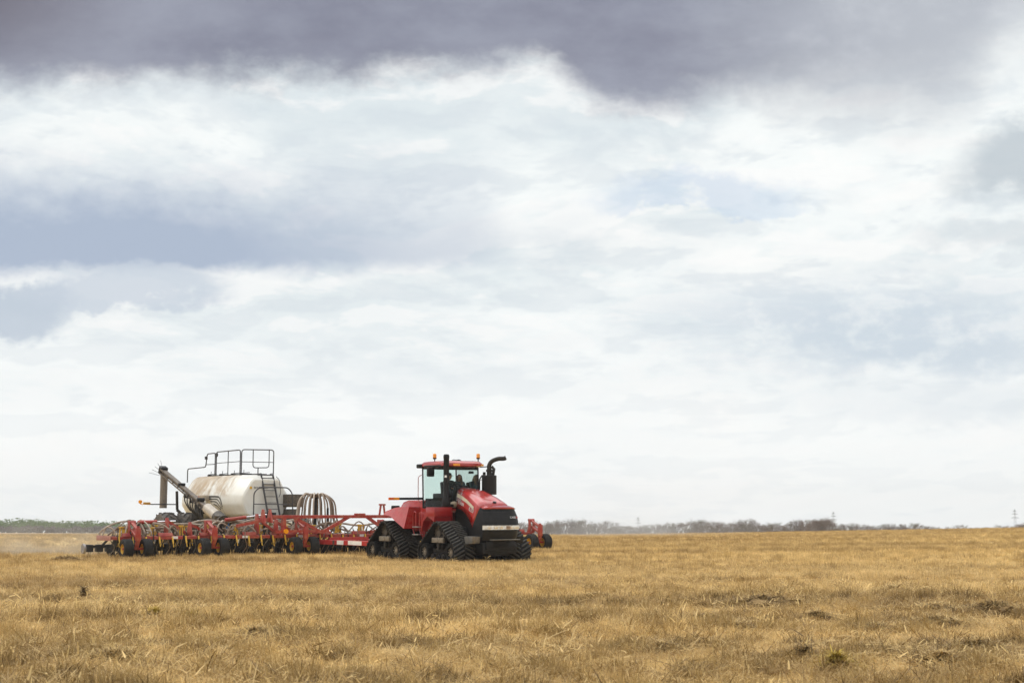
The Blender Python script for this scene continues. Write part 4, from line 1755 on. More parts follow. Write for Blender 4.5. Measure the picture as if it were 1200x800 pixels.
    # hydraulic rams with bright rods
    for y0, y1, z0, z1 in ((-9.0, -7.4, ZB + .62, ZB + .66), (-5.2, -3.3, ZB + .70, ZB + .92), (5.2, 3.4, ZB + .7, ZB + .9)):
        m = MB()
        m.cyl((-.1, y0, z0), (-.1, (y0 + y1) / 2, (z0 + z1) / 2), .075, n=12)
        ram = m.build('fold_ram', DRED, D)
        m = MB()
        m.cyl((-.1, (y0 + y1) / 2, (z0 + z1) / 2), (-.1, y1, z1), .035, n=10)
        m.build('ram_rod', mat('bright_rod', (.75, .75, .78), .25, metal=.9), ram)
    # --- centre truss
    m = MB()
    zt = 1.63
    x = 1.05
    m.bar((x, -3.6, zt), (x, 2.3, zt), .14, .14, bev=.012)
    for y0, z0, y1, z1 in ((-2.65, zt, -1.25, .95), (-1.25, .95, .10, zt), (.95, zt, 2.0, .98), (2.0, .98, 3.2, zt)):
        m.bar((x + .003, y0, z0), (x + .003, y1, z1), .10, .13)
    m.bar((x - .02, 2.3, zt - .004), (x + .2, 4.6, zt), .14, .14)
    m.bar((x, -3.3, 1.02), (x, -.9, 1.02), .10, .10)
    m.bar((x, -3.05, zt - .05), (x, -3.05, .9), .16, .17)
    for y in (-3.05, -1.2, 1.7, 3.0):
        m.bar((x, y, 1.0), (-.5, y, .88), .14, .14)
    m.box((x, .62, zt + .08), (.16, .5, .12), bev=.02)
    for d in (-.14, .14):
        m.bar((x, 1.75 + d, zt + .05), (x, 1.75 + d * .5, zt + .52), .08, .06)
    m.bar((x, 1.60, zt + .52), (x, 1.90, zt + .52), .1, .07)
    # plates near the left end of the truss
    m.prism([(x - .3, zt - .2), (x + .2, zt - .25), (x + .0, zt + .30), (x - .12, zt + .32)], -4.02, -3.95)
    m.prism([(x - .3, zt - .2), (x + .2, zt - .25), (x + .0, zt + .30), (x - .12, zt + .32)], -3.70, -3.63)
    m.bar((x - .05, -3.4, zt - .04), (x - .5, -5.0, 1.25), .12, .12)
    m.build('centre_truss', DRED, D)
    m = MB()
    m.prism([(x - .2, ZB + .1), (x + .12, ZB + .1), (x + .30, 1.55), (x + .10, 1.62), (x - .1, 1.2)], 2.5, 2.62)
    m.prism([(x - .2, ZB + .1), (x + .12, ZB + .1), (x + .30, 1.55), (x + .10, 1.62), (x - .1, 1.2)], 2.9, 3.02)
    m.build('truss_bracket', DRED, D)
    # --- drawbar with reflective marks
    m = MB()
    m.bar((.4, -1.15, .55), (5.2, -.12, .52), .16, .20, bev=.012)
    m.bar((.4, 1.15, .55), (5.2, .12, .52), .16, .20, bev=.012)
    m.bar((5.0, 0, .60), (5.55, 0, .56), .22, .12, bev=.012)
    m.bar((1.2, -.95, .68), (1.2, .95, .68), .14, .14)
    db = m.build('drawbar', mat('drawbar_red', (.40, .02, .022), .4, dust=.25, dustcol=(.35, .16, .11)), D)
    for t, L, mt in ((.34, .42, WHITE), (.53, .86, WHITE), (.74, .34, WHITE), (.25, .12, LOGOK)):
        m = MB()
        c = Vector((.4, -1.15, .55)).lerp(Vector((5.2, -.12, .52)), t)
        d = Vector((4.8, 1.03, -.1)).normalized()
        c = c + Vector((.215, -1, 0)).normalized() * .084
        m.bar(c - d * L / 2, c + d * L / 2, .006, .17)
        m.build('reflective_mark', mt, db)
    for y in (-7.7, -4.6, -2.0, 1.0):
        m = MB()
        m.box((.622, y, ZB + .005), (.008, .26, .10))
        m.build('white_label', WHITE, D)
    # amber lamp on the front bar
    m = MB()
    m.cyl((1.12, -3.0, 1.02), (1.22, -3.0, 1.02), .10, n=14)
    m.build('amber_lamp', AMBER, D)
    # --- hoses: distribution towers and the runs to the openers
    def hose(p0, p1, up, r=.026, mt=HOSE, mid=None, sway=.3):
        p0, p1 = Vector(p0), Vector(p1)
        a = p0 + (p1 - p0) * .28
        a.z = p0.z + up
        c = p0 + (p1 - p0) * .72 + Vector((rng.uniform(-sway, sway), 0, 0))
        c.z = p0.z + up * .25 - .06
        e = p1 + Vector((0, 0, .18))
        m = MB()
        m.tube(arc([p0, a, c, e, p1], 7), r, n=6)
        m.build('seed_hose', mt, D)
    # tall centre tower
    tx, ty, th = -1.15, -.42, 2.55
    m = MB()
    m.cyl((tx, ty, .9), (tx, ty, th - .1), .085, n=12)
    m.cyl((tx, ty, th - .12), (tx, ty, th + .02), .17, n=18)
    m.cyl((tx, ty, th + .02), (tx, ty, th + .06), .24, n=18)
    m.cyl((tx + .25, ty + .5, .9), (tx + .25, ty + .5, 2.0), .05, n=10)
    m.build('distribution_tower', DARK, D)
    for k in range(20):
        a = 2 * math.pi * k / 20 + .1 + rng.uniform(-.12, .12)
        dx, dy = math.cos(a), math.sin(a)
        R1 = .62 + .36 * rng.random()
        m = MB()
        far = rng.uniform(.7, 1.9)
        top = th + .02 + rng.uniform(-.03, .05)
        pts = [(tx + dx * .16, ty + dy * .16, th - .05), (tx + dx * .45, ty + dy * .45, top + .03), (tx + dx * R1 * .93, ty + dy * R1 * .93, top - .30), (tx + dx * R1 * 1.05, ty + dy * R1 * 1.05, top - .95), (tx + dx * R1 * 1.02, ty + dy * (R1 + .1) * 1.05, 1.2), (tx + dx * far * .8, ty + dy * far, .95)]
        m.tube(arc(pts, 6), .037, n=7)
        m.build('seed_hose', HOSE if k % 3 else HOSE2, D)
    # low manifolds on the wings with arching hoses
    for my, R0 in ((-8.9, 1.5), (-5.2, 2.0), (-3.2, 1.9), (5.3, 1.9), (8.9, 1.5)):
        mx, mz = -.5, 1.36
        m = MB()
        m.cyl((mx, my, .85), (mx, my, mz), .05, n=10)
        m.cyl((mx, my, mz - .08), (mx, my, mz + .05), .13, n=14)
        m.build('wing_manifold', DARK, D)
        k = 11
        for j in range(k):
            f = (j + .5) / k * 2 - 1
            tx_ = rng.choice((.45, -.2, -.9))
            hose((mx, my + f * .08, mz), (tx_ + rng.uniform(-.1, .1), my + f * R0, ZB + .05), rng.uniform(.04, .16), .030 + .010 * rng.random(), HOSE if j % 3 else HOSE2, sway=.2)
    # feed hoses along the frame
    for y0, y1, z in ((-8.9, -5.2, 1.18), (-5.2, -1.2, 1.30), (-5.1, -1.3, 1.05), (5.3, -.8, 1.25), (8.9, 5.3, 1.15), (-3.1, -.9, 1.42)):
        m = MB()
        pts = [(-.75, y0, z + .1)] + [(-.6 + rng.uniform(-.35, .35), y0 + (y1 - y0) * f, z + rng.uniform(-.16, .16)) for f in (.2, .4, .6, .8)] + [(-.9, y1, z - .1)]
        m.tube(arc(pts, 6), .045, n=7)
        m.build('feed_hose', HOSE2, D)
    for j in range(9):
        y = -2.6 + j * .75 + rng.uniform(-.2, .2)
        pts = [(.3 + rng.uniform(-.3, .5), y, 1.0), (.3, y + rng.uniform(.2, .5), 1.45 + rng.uniform(-.2, .15)), (-.2, y + rng.uniform(.5, 1.1), 1.2), (-.6, y + rng.uniform(.6, 1.4), .9)]
        m = MB()
        m.tube(arc(pts, 6), .028, n=6)
        m.build('seed_hose', HOSE, D)
    # loose loops hanging over the bars of the wings
    for j in range(14):
        y = -10 + j * .72 + rng.uniform(-.2, .2)
        x0 = rng.choice((.5, .1, -.4))
        s_ = rng.choice((-1, 1)) * rng.uniform(.35, .8)
        m = MB()
        m.tube(arc([(x0, y, .86), (x0 - .05, y + s_ * .25, 1.12 + rng.uniform(0, .25)), (x0 - .2, y + s_ * .8, 1.18 + rng.uniform(0, .2)), (x0 - .3, y + s_ * 1.15, .9)], 6), .030, n=6)
        m.build('seed_hose', HOSE if j % 2 else HOSE2, D)
    # air lines dropping to the tines, a thin dark fan per metre
    for j in range(95):
        y = -10.15 + j * .165 + rng.uniform(-.1, .1)
        x0 = .55 + rng.uniform(-.5, .1)
        m = MB()
        m.tube(arc([(x0, y, 1.0 + rng.uniform(-.1, .2)), (x0 + .08, y + rng.uniform(-.1, .1), .75), (x0 - .05, y + rng.uniform(-.15, .15), .42), (x0 - .25, y, .12)], 4), .020, n=5)
        m.build('drop_line', (DUSTY, DARK, HOSE, BLACK)[j % 4], D)
    for j in range(26):
        y = -10 + j * .42 + rng.uniform(-.2, .2)
        s_ = rng.choice((-1, 1)) * rng.uniform(.5, 1.1)
        x0 = rng.uniform(-.7, .35)
        z0 = rng.uniform(.95, 1.15)
        m = MB()
        m.tube(arc([(x0, y, z0), (x0 + rng.uniform(-.2, .2), y + s_ * .3, z0 + rng.uniform(.05, .22)), (x0 - .2, y + s_ * .75, z0 + rng.uniform(-.05, .20)), (x0 - .35, y + s_ * 1.1, z0 - .12)], 6), .036, n=6)
        m.build('feed_hose', HOSE if j % 3 else HOSE2, D)
    # thin black hydraulic lines
    for j in range(4):
        m = MB()
        y = 2.3 + j * .22
        m.tube(arc([(1.1, y, 1.6), (1.3, y + .05, 1.2), (1.5, y - .3, .8), (2.6, y * .5, .85), (4.8, .1 * j - .1, 1.0)], 6), .018, n=5)
        m.build('hydraulic_line', RAIL, D)
    # --- harrow / packer gang trailing behind
    for a, b in ((-WID - .15, -7.4), (-7.2, -3.5), (-3.3, 3.3), (3.5, 7.2), (7.4, WID)):
        m = MB()
        for x_, z_ in ((-1.75, .44), (-2.1, .40)):
            m.bar((x_, a, z_), (x_, b, z_), .07, .09)
        k = int((b - a) / .42)
        for j in range(k + 1):
            y = a + .08 + (b - a - .16) * j / k
            m.tube([(-1.75, y, .42), (-1.92, y, .20), (-2.02, y + .02, .02)], .014, n=5)
            m.tube([(-2.1, y + .2, .38), (-2.27, y + .2, .18), (-2.35, y + .2, .02)], .014, n=5)
            m.box((-1.85, y, .36), (.34, .27, .30), bev=.04)
        m.bar((-.95, a + .6, ZB), (-1.8, a + .6, .46), .07, .07)
        m.bar((-.95, b - .6, ZB), (-1.8, b - .6, .46), .07, .07)
        m.build('harrow_gang', BLACK, D)
    m = MB()
    m.lathe([(.03, -.04), (.20, -.05), (.215, 0), (.20, .05), (.03, .04)], (-1.9, -WID - .28, .34), 'Y', 18)
    m.build('end_disc', mat('worn_disc', (.28, .27, .27), .45, metal=.4, dust=.4), D)
    return D


drill = make_drill()

# ------------------------------------------------------------------ air cart (origin 19 m behind the tractor's centre)


def make_cart():
    A = rig_empty('air_seeder_cart', -19.2, 0, 3)
    tag(A, 'dusty white seed tank cart with top railings and a slanting conveyor behind the red drill', 'air cart')
    # tank: eight-sided section lofted from tail to front, end caps drawn in
    def ring(x, w, zt, zb, sl=0.):
        zm = (zt + zb) / 2
        H = zt - zb
        prof = [(-w * .42, zb), (-w * .82, zb + .13 * H), (-w * .985, zb + .32 * H), (-w, zb + .38 * H), (-w, zb + .54 * H), (-w * .97, zb + .60 * H), (-w * .66, zb + .93 * H), (-w * .52, zt), (0, zt + .015)]
        prof = prof + [(-y, z) for y, z in reversed(prof[:-1])]
        return [(x, y, z) for y, z in prof]
    zt, zb = 3.60, 1.42
    m = MB()
    st = [(-4.55, .60, 2.75, 1.9), (-4.35, 1.00, 3.05, 1.70), (-3.95, 1.32, 3.38, 1.52), (-3.4, 1.47, zt - .03, zb), (-2.6, 1.5, zt, zb), (-1.6, 1.50, zt, zb), (-.8, 1.50, zt, zb), (0, 1.50, zt, zb), (.9, 1.50, zt, zb), (1.7, 1.50, zt, zb), (2.12, 1.50, zt, zb), (2.30, 1.48, zt - .015, zb), (2.75, 1.36, zt - .09, zb + .02), (3.08, 1.20, zt - .19, zb + .06), (3.14, 1.12, zt - .26, zb + .10)]
    m.loft([ring(*s) for s in st])
    tm = bpy.data.materials.new('dusty_white_tank')
    tm.use_nodes = True
    g = NT(tm.node_tree)
    out = g.n('ShaderNodeOutputMaterial')
    b = g.n('ShaderNodeBsdfPrincipled')
    g.l(b.outputs[0], out.inputs[0])
    P = g.n('ShaderNodeTexCoord').outputs['Object']
    sp_ = g.n('ShaderNodeSeparateXYZ')
    g.l(P, sp_.inputs[0])
    n1 = g.noise(P, .9, 6, .62, .7)
    streak = g.noise(g.xyz(g.m('MULTIPLY', sp_.outputs[0], 3.0), g.m('MULTIPLY', sp_.outputs[1], .8), g.m('MULTIPLY', sp_.outputs[2], .8)), 1.4, 6, .65, 1.2)
    # dust that has settled and run on the shoulders of the tail half
    zone = g.m('MULTIPLY', g.ss(sp_.outputs[2], 2.45, 2.75), g.ss(sp_.outputs[0], 2.5, 1.7))
    f = g.m('MULTIPLY', g.m('ADD', g.ss(n1, .36, .58, 0, .75), g.ss(streak, .40, .62, 0, .5)), g.m('ADD', g.m('MULTIPLY', zone, .72), .15), clamp=True)
    c = g.mix(f, (.71, .71, .66), (.40, .30, .19))
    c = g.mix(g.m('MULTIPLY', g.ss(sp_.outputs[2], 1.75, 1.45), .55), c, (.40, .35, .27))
    g.l(c, b.inputs['Base Color'])
    b.inputs['Roughness'].default_value = .42
    tank = m.build('seed_tank', tm, A, smooth=24)
    for x_ in (-2.0, -.35, 1.25):
        m = MB()
        m.loft([ring(x_ - .018, 1.507, zt + .007, zb - .007), ring(x_ + .018, 1.507, zt + .007, zb - .007)], cap=False)
        m.build('weld_seam', mat('seam_paint', (.50, .47, .40), .5, dust=.5), tank)
    # decals on the near side
    def onside(x, z, off=.008):
        s = None
        H_ = zt - zb
        zs = [zb + k_ * H_ for k_ in (0, .13, .32, .38, .54, .60, .93, 1)]
        ys = [1.5 * k_ for k_ in (.42, .82, .985, 1, 1, .97, .66, .52)]
        w = np.interp(x, [q[0] for q in st], [q[1] for q in st]) / 1.5
        return (x, -float(np.interp(z, zs, ys)) * w - off, z)
    m = MB()
    m.loft([[onside(x, 2.50), onside(x, 2.60)] for x in np.linspace(-2.4, -1.0, 8)], closed=False, cap=False)
    m.build('red_stripe', mat('faded_red_stripe', (.42, .10, .07), .5, dust=.5), tank, smooth=0)
    for q in range(4):
        m = MB()
        top, x0 = 2.56 - .12 * q, 1.28 - .12 * q
        pts = [(-.9 + .45 * q, top), (x0 - .45, top - .01), (x0 - .12, top - .10), (x0 + .06, top - .26), (x0 + .13, max(top - .5, 1.98))]
        if q == 0:
            pts = [(-.95, top)] + pts[1:]
        cc = arc([(x, 0, z) for x, z in pts], 5)
        L = []
        for i_, p in enumerate(cc):
            d = (cc[min(i_ + 1, len(cc) - 1)] - cc[max(i_ - 1, 0)]).normalized()
            nn = Vector((d.z, 0, -d.x)) * (.028 if q else .04)
            L.append([onside(p.x - nn.x, p.z - nn.z), onside(p.x + nn.x, p.z + nn.z)])
        m.loft(L, closed=False, cap=False)
        m.build('swoosh_stripe', LOGOK, tank, smooth=0)
    # maker's mark on the front cap: yellow dot and dark lettering
    nrm = Vector((1, 0, 0))
    p = Vector((3.148, -.26, 2.97))
    X = Vector((0, 1, 0))
    m = MB()
    c = p - X.normalized() * .54
    m.cyl(c - nrm.normalized() * .05, c + nrm.normalized() * .006, .07, n=14)
    m.build('yellow_dot', YEL, tank)
    text_mesh('maker_lettering', 'BOURGAULT', .13, LOGOK, tank, frame_m(p, X, (0, 0, 1)), .004)
    # lids along the top
    for x in (-2.3, -.9, .5, 1.6):
        m = MB()
        m.cyl((x, -.35, zt - .02), (x, -.35, zt + .08), .30, n=18)
        m.bar((x - .3, -.5, zt + .10), (x + .3, -.3, zt + .13), .03, .03)
        m.tube([(x + .05, -.5, zt + .1), (x + .30, -.6, zt + .24)], .014, n=5)
        m.build('tank_lid', BLACK, tank)
    m = MB()
    m.box((-.1, .2, zt + .05), (4.6, .55, .04))
    m.build('walkway', RAIL, tank)
    # railings
    rl = empty('railings', parent=A)
    def pipe(pts, r=.028, rad=.16, name='railing'):
        m = MB()
        m.tube(rounded(pts, rad), r, n=7)
        return m.build(name, RAIL, rl)
    y = -1.02
    zr = zt + .02
    pipe([(-4.05, y, zr - .30), (-4.05, y, zr + .40), (-1.75, y, zr + .44), (-1.60, y, zr + 1.10), (-.60, y, zr + 1.12), (-.60, y, zr - .02)])
    pipe([(-1.62, y, zr + .56), (-.62, y, zr + .56)], .02)
    pipe([(-.45, y, zr - .02), (-.45, y, zr + 1.16), (2.35, y, zr + 1.18), (2.35, y, zr - .05)])
    pipe([(.95, y, zr), (.95, y, zr + 1.17)], .024)
    pipe([(-.43, y, zr + .60), (2.33, y, zr + .62)], .018)
    y1 = .62
    pipe([(2.50, y, zr - .05), (2.50, y, zr + 1.19), (2.62, y1, zr + 1.21), (2.62, y1, zr - .02)])
    pipe([(2.50, y, zr + .60), (2.62, y1, zr + .60)], .018)
    pipe([(2.55, -.44, zr + 1.20), (2.55, -.44, zr + .32), (2.62, .38, zr + .34), (2.62, .38, zr + 1.20)], .024)
    pipe([(2.58, -.18, zr + .32), (2.58, -.18, zr - .02)], .026)
    pipe([(2.60, -.2, zr - .02), (2.62, y1, zr - .02)], .03)
    m = MB()
    m.box((-1.72, y, zr + .90), (.12, .12, .16), bev=.02)
    m.cyl((-.45, y - .04, zr + 1.02), (-.45, y + .04, zr + 1.02), .10, n=12)
    m.build('rail_lamp', RAIL, rl)
    # ladder on the front cap
    ld = empty('ladder', parent=A)
    a0, a1 = Vector((2.98, -.20, zr + .0)), Vector((3.85, -.16, 1.45))
    m = MB()
    for d in (0, .62):
        o_ = Vector((0, d, 0))
        m.bar(a0 + o_, a1 + o_, .05, .09)
        m.tube(rounded([a0 + o_ + Vector((-.3, 0, .02)), a0 + o_ + Vector((.05, 0, .05)), a0 + o_ + Vector((.12, 0, -.25))], .1), .024, n=6)
    m.build('ladder_side', RAIL, ld)
    for k in range(7):
        t = (k + .6) / 7.3
        m = MB()
        p = a0.lerp(a1, t)
        m.bar(p + Vector((0, .0, 0)), p + Vector((0, .62, 0)), .10, .03)
        m.build('rung', RAIL, ld)
    m = MB()
    m.tube(rounded([(3.0, .60, zr - .1), (3.22, .66, zr - .25), (3.40, .66, zr - .9), (3.32, .60, zr - 1.1)], .12), .016, n=6)
    m.build('ladder_handrail', RAIL, ld)
    # front platform with rail
    m = MB()
    m.box((3.75, -.10, 1.40), (.95, 2.1, .06))
    m.build('platform', mat('platform_cream', (.55, .53, .45), .6, dust=.4), A)
    pipe([(4.15, -1.10, 1.40), (4.10, -1.08, 2.72), (4.0, -.75, 2.98), (4.05, .70, 2.98), (4.15, .90, 2.72), (4.20, .94, 1.40)], .03)
    pipe([(4.12, -1.08, 2.18), (4.16, .92, 2.18)], .022)
    m = MB()
    m.box((3.7, -.10, 1.62), (.4, .6, .34), bev=.02)
    m.build('black_tool_box', BLACK, A)
    m = MB()
    m.box((3.3, 1.32, 2.36), (.9, .8, .62), bev=.03)
    m.build('fan_housing', mat('dark_brown_housing', (.045, .038, .032), .6, dust=.4), A)
    m = MB()
    m.box((3.3, 1.25, 1.70), (.8, .6, .52), bev=.03)
    m.build('radiator_box', mat('dark_brown_housing', None), A)
    # chassis
    m = MB()
    m.bar((-3.4, -.62, 1.18), (4.6, -.62, 1.18), .18, .34)
    m.bar((-3.4, .62, 1.18), (4.6, .62, 1.18), .18, .34)
    for x in (-3.2, -1, 1.2, 3.2):
        m.bar((x, -1.25, 1.20), (x, 1.25, 1.20), .2, .26)
    m.box((2.6, -1.18, 1.18), (1.9, .10, .34))
    m.box((-2.3, -1.15, 1.22), (1.9, .12, .26))
    m.bar((4.6, 0, 1.1), (7.0, 0, .8), .2, .2)
    m.build('cart_frame', CREAM, A)
    # seed meters under the tank
    m = MB()
    for x in (-1.3, .2, 1.4):
        m.loft([[(x - .55, -.6, 1.5), (x + .55, -.6, 1.5), (x + .55, .6, 1.5), (x - .55, .6, 1.5)], [(x - .2, -.3, .72), (x + .2, -.3, .72), (x + .2, .3, .72), (x - .2, .3, .72)]])
        m.cyl((x, -1.0, .95), (x, -.2, .95), .16, n=12)
    m.box((.3, -1.25, 1.2), (1.5, .3, .5), bev=.05)
    m.cyl((.9, -1.5, 1.0), (.9, -1.1, 1.0), .24, n=14)
    m.cyl((-.5, -1.45, 1.3), (-.5, -1.1, 1.3), .2, n=14)
    m.box((-.2, -1.4, .9), (.7, .2, .3), bev=.04)
    m.build('metering_unit', DARK, A)
    m = MB()
    m.cyl((1.75, -1.40, .98), (1.75, -1.40, 1.36), .15, n=14)
    m.build('blue_drum', BLUE, A)
    m = MB()
    for k in range(5):
        m.tube(arc([(2.0 + k * .16, -1.24, 1.05), (2.1 + k * .16, -1.34, 1.25), (2.16 + k * .16, -1.30, 1.42)], 4), .035, n=6)
    m.build('coupling_hose', BLACK, A)
    # wheels: rear duals each side, front pair
    big = make_wheel(.86, .78, .46, tread=15, tyre=BIGTYRE, rim=mat('cream_rim', (.55, .48, .34), .5, dust=.5), name='rear_wheel')
    first = True
    for y in (-2.85, -1.80, 1.80, 2.85):
        w = big if first else copy_tree(big)
        first = False
        w.parent = A
        w.location = (-2.25, y, .88)
        w.rotation_euler = (0, y, 0)
        w.name = 'rear_wheel'
    fr = make_wheel(.75, .55, .42, tread=15, tyre=BIGTYRE, rim=mat('cream_rim', None), name='front_wheel')
    for k, y in enumerate((-1.5, 1.5)):
        w = fr if k == 0 else copy_tree(fr)
        w.parent = A
        w.location = (3.9, y, .76)
        w.name = 'front_wheel'
    m = MB()
    m.cyl((-2.25, -3.1, .88), (-2.25, 3.1, .88), .14, n=14)
    m.cyl((3.9, -1.7, .76), (3.9, 1.7, .76), .10, n=14)
    m.bar((-2.25, -.7, 1.2), (-2.25, .7, 1.2), .3, .4)
    m.build('axle', DARK, A)
    # --- conveyor along the near side
    p0, p1 = Vector((2.95, -2.15, 1.40)), Vector((-3.35, -2.62, 3.86))
    d = (p1 - p0).normalized()
    m = MB()
    q = p0 + d * 1.3
    m.bar(q, p1, .25, .20, bev=.03)
    m.bar(q + Vector((0, -.17, .10)), p1 + Vector((0, -.17, .10)), .05, .06)
    m.bar(q + Vector((0, -.17, -.12)), p1 + Vector((0, -.17, -.12)), .05, .06)
    for k in range(9):
        c = q.lerp(p1, (k + .5) / 9)
        m.bar(c + Vector((0, -.165, .14)), c + Vector((0, -.165, -.15)), .04, .04)
    cv = m.build('conveyor', AUGER, A)
    m = MB()
    m.bar(p1 - d * .12 + Vector((0, 0, .02)), p1 + d * .20 + Vector((0, 0, .02)), .38, .40, bev=.03)
    for k in range(5):
        m.tube([p1 + d * .15 + Vector((0, 0, .1 - .1 * k)), p1 + d * .75 + Vector((-.1, -.15 * k + .2, .30 - .16 * k))], .010, n=4)
    m.cyl(q + d * .9 + Vector((0, -.25, .2)), q + d * .9 + Vector((0, .1, .2)), .09, n=10)
    m.cyl(q + d * 3.1 + Vector((0, -.25, .16)), q + d * 3.1 + Vector((0, .1, .16)), .07, n=10)
    m.build('conveyor_head', BLACK, cv)
    m = MB()
    e = p1 + Vector((.12, 0, -.15))
    m.lathe([(.17, -1.72), (.185, -1.72), (.185, 0), (.17, 0)], e, 'Z', 18)
    m.build('down_spout', mat('grey_spout', (.16, .145, .13), .6, dust=.5), cv)
    m = MB()
    # lower tube and hopper
    m.tube([p0 - d * .1, q + d * .3], .26, n=16)
    m.build('lower_conveyor_tube', mat('pale_dusty_tube', (.42, .38, .32), .5, dust=.5, dustcol=(.36, .29, .21)), cv)
    m = MB()
    h = p0 + Vector((-.1, -.05, .1))
    m.cyl(p0 + d * .5, p0 - d * .12, .31, n=18)
    m.cyl(h + Vector((0, 0, .12)), h + Vector((0, 0, -.45)), .30, .20, n=16)
    m.build('conveyor_hopper', mat('black_hopper', (.02, .018, .016), .6, dust=.25), cv)
    m = MB()
    # carrying arm with its links
    a, b, c = Vector((-2.9, -2.05, 2.85)), Vector((-2.9, -2.0, 1.9)), Vector((-1.4, -1.5, .95))
    m.bar(a, b, .10, .12)
    m.bar(b, c, .10, .12)
    for t, z in ((.25, 1.4), (.36, 1.9), (.46, 2.3), (.56, 2.2)):
        s = p0.lerp(p1, t)
        m.bar(s + Vector((0, .05, -.1)), (s.x + .25, -1.55, z - .25), .07, .07)
        m.cyl(s + Vector((0, -.2, -.2)), s + Vector((0, .2, -.2)), .10, n=10)
    for k in range(7):
        s = p0.lerp(p1, .28 + .045 * k)
        m.tube(arc([s + Vector((0, -.2, -.05)), s + Vector((.1, -.25, -.35)), s + Vector((.25, -.2, -.6)), s + Vector((.3, 0, -.9))], 4), .03, n=5)
    m.box((-.75, -1.75, 1.75), (.5, .3, .6), bev=.05)
    m.cyl((-1.1, -1.9, 1.6), (-1.1, -1.5, 1.6), .2, n=14)
    m.build('conveyor_support', DARK, cv)
    m = MB()
    m.box((-.25, -1.70, 2.50), (.6, .3, .26), bev=.05)
    m.build('conveyor_motor', mat('tan_housing', (.42, .35, .26), .55, dust=.5), cv)
    # side marker on its stalk
    m = MB()
    m.tube([(-2.9, -2.05, 2.18), (-2.9, -3.6, 2.18)], .028, n=6)
    ms = m.build('marker_stalk', RAIL, A)
    m = MB()
    m.box((-2.9, -3.62, 2.22), (.10, .36, .12), bev=.02)
    m.build('amber_marker', mat('dull_amber', (.50, .26, .03), .4), ms)
    m = MB()
    m.cyl((-2.94, -3.96, 2.30), (-2.86, -3.96, 2.30), .09, n=14)
    m.cyl((-2.9, -3.96, 2.2), (-2.9, -3.83, 2.16), .02, n=5)
    m.build('orange_lamp', AMBER, ms)
    return A


cart = make_cart()

# ------------------------------------------------------------------ trees beyond the field
BARK = mat('grey_bark', (.12, .098, .08), .9, nscale=1, col2=(.08, .065, .055))


def leafy(name, c1, c2):
    m = bpy.data.materials.new(name)
    m.use_nodes = True
    g = NT(m.node_tree)
    out = g.n('ShaderNodeOutputMaterial')
    geo = g.n('ShaderNodeNewGeometry')
    oi = g.n('ShaderNodeObjectInfo')
    f = g.m('ADD', g.m('MULTIPLY', geo.outputs['Random Per Island'], .6), g.m('MULTIPLY', oi.outputs['Random'], .4))
    b = g.n('ShaderNodeBsdfPrincipled')
    g.l(g.mix(f, c1, c2), b.inputs['Base Color'])
    b.inputs['Roughness'].default_value = .85
    b.inputs['Specular IOR Level'].default_value = .2
    tr = g.n('ShaderNodeBsdfTranslucent')
    g.l(g.mix(f, c1, c2), tr.inputs[0])
    mx = g.n('ShaderNodeMixShader')
    mx.inputs[0].default_value = .25
    g.l(b.outputs[0], mx.inputs[1])
    g.l(tr.outputs[0], mx.inputs[2])
    g.l(mx.outputs[0], out.inputs[0])
    return m


TWIG = leafy('budding_twigs', (.062, .036, .020), (.15, .092, .045))
TWIG_G = leafy('greening_twigs', (.075, .06, .035), (.15, .12, .06))
SPRING = leafy('spring_leaves', (.075, .13, .025), (.17, .25, .06))
MAUVE = leafy('grey_mauve_scrub', (.11, .09, .085), (.19, .155, .135))


def bare_tree(seed, H, spread, ntw, leafmat, multi=1):
    """trunk with limbs, and a crown of many fine twigs with gaps between clumps"""
    rng = np.random.default_rng(seed)
    m = MB()
    tips = []

    def grow(p, d, L, r, lev):
        d = d / np.linalg.norm(d)
        mid = p + d * L * .5 + rng.normal(0, .05 * L, 3)
        q = p + d * L + rng.normal(0, .06 * L, 3)
        m.tube([p, mid, q], [r, r * .85, r * .65], n=5 if lev < 2 else 3, cap=False)
        if lev >= 3:
            tips.append((q, d, L))
            return
        k = rng.integers(3, 5) if lev else rng.integers(4, 6)
        for i in range(k):
            a = 2 * math.pi * (i + rng.uniform(-.3, .3)) / k
            w = rng.uniform(.45, 1.0) * spread
            nd = d + np.array([math.cos(a) * w, math.sin(a) * w, rng.uniform(.0, .3)])
            s = q if i < k - 1 and lev else p + (q - p) * rng.uniform(.55, 1)
            grow(s, nd, L * rng.uniform(.55, .78), r * .55, lev + 1)
        if lev:
            tips.append((q, d, L))
    for t in range(multi):
        off = np.array([rng.uniform(-1, 1) * (multi > 1) * H * .18, rng.uniform(-1, 1) * (multi > 1) * H * .12, -1.0])
        grow(off, np.array([rng.normal(0, .06), rng.normal(0, .06), 1.0]), (H * .36 + 1) * rng.uniform(.85, 1.1), H * .022, 0)
    V, F = [], []
    for q, d, L in tips:
        n = max(6, ntw // len(tips))
        for _ in range(n):
            dd = d * .5 + rng.normal(0, .75, 3)
            dd[2] = dd[2] * .8 + .25
            dd /= np.linalg.norm(dd)
            l = rng.uniform(.3, .95) * H * .085
            s = np.cross(dd, rng.normal(0, 1, 3))
            s = s / (np.linalg.norm(s) + 1e-6) * rng.uniform(.014, .030) * H * .28
            p = q + rng.normal(0, .045 * H, 3)
            i = len(V)
            V += [p, p + dd * l * .5 + s, p + dd * l, p + dd * l * .5 - s]
            F.append((i, i + 1, i + 2, i + 3))
    V = np.array(V)
    top = V[:, 2].max()
    k = H / top
    o = m.build('trunk', BARK, smooth=60)
    c = mesh_np('crown', V, F, leafmat)
    return o, c, k


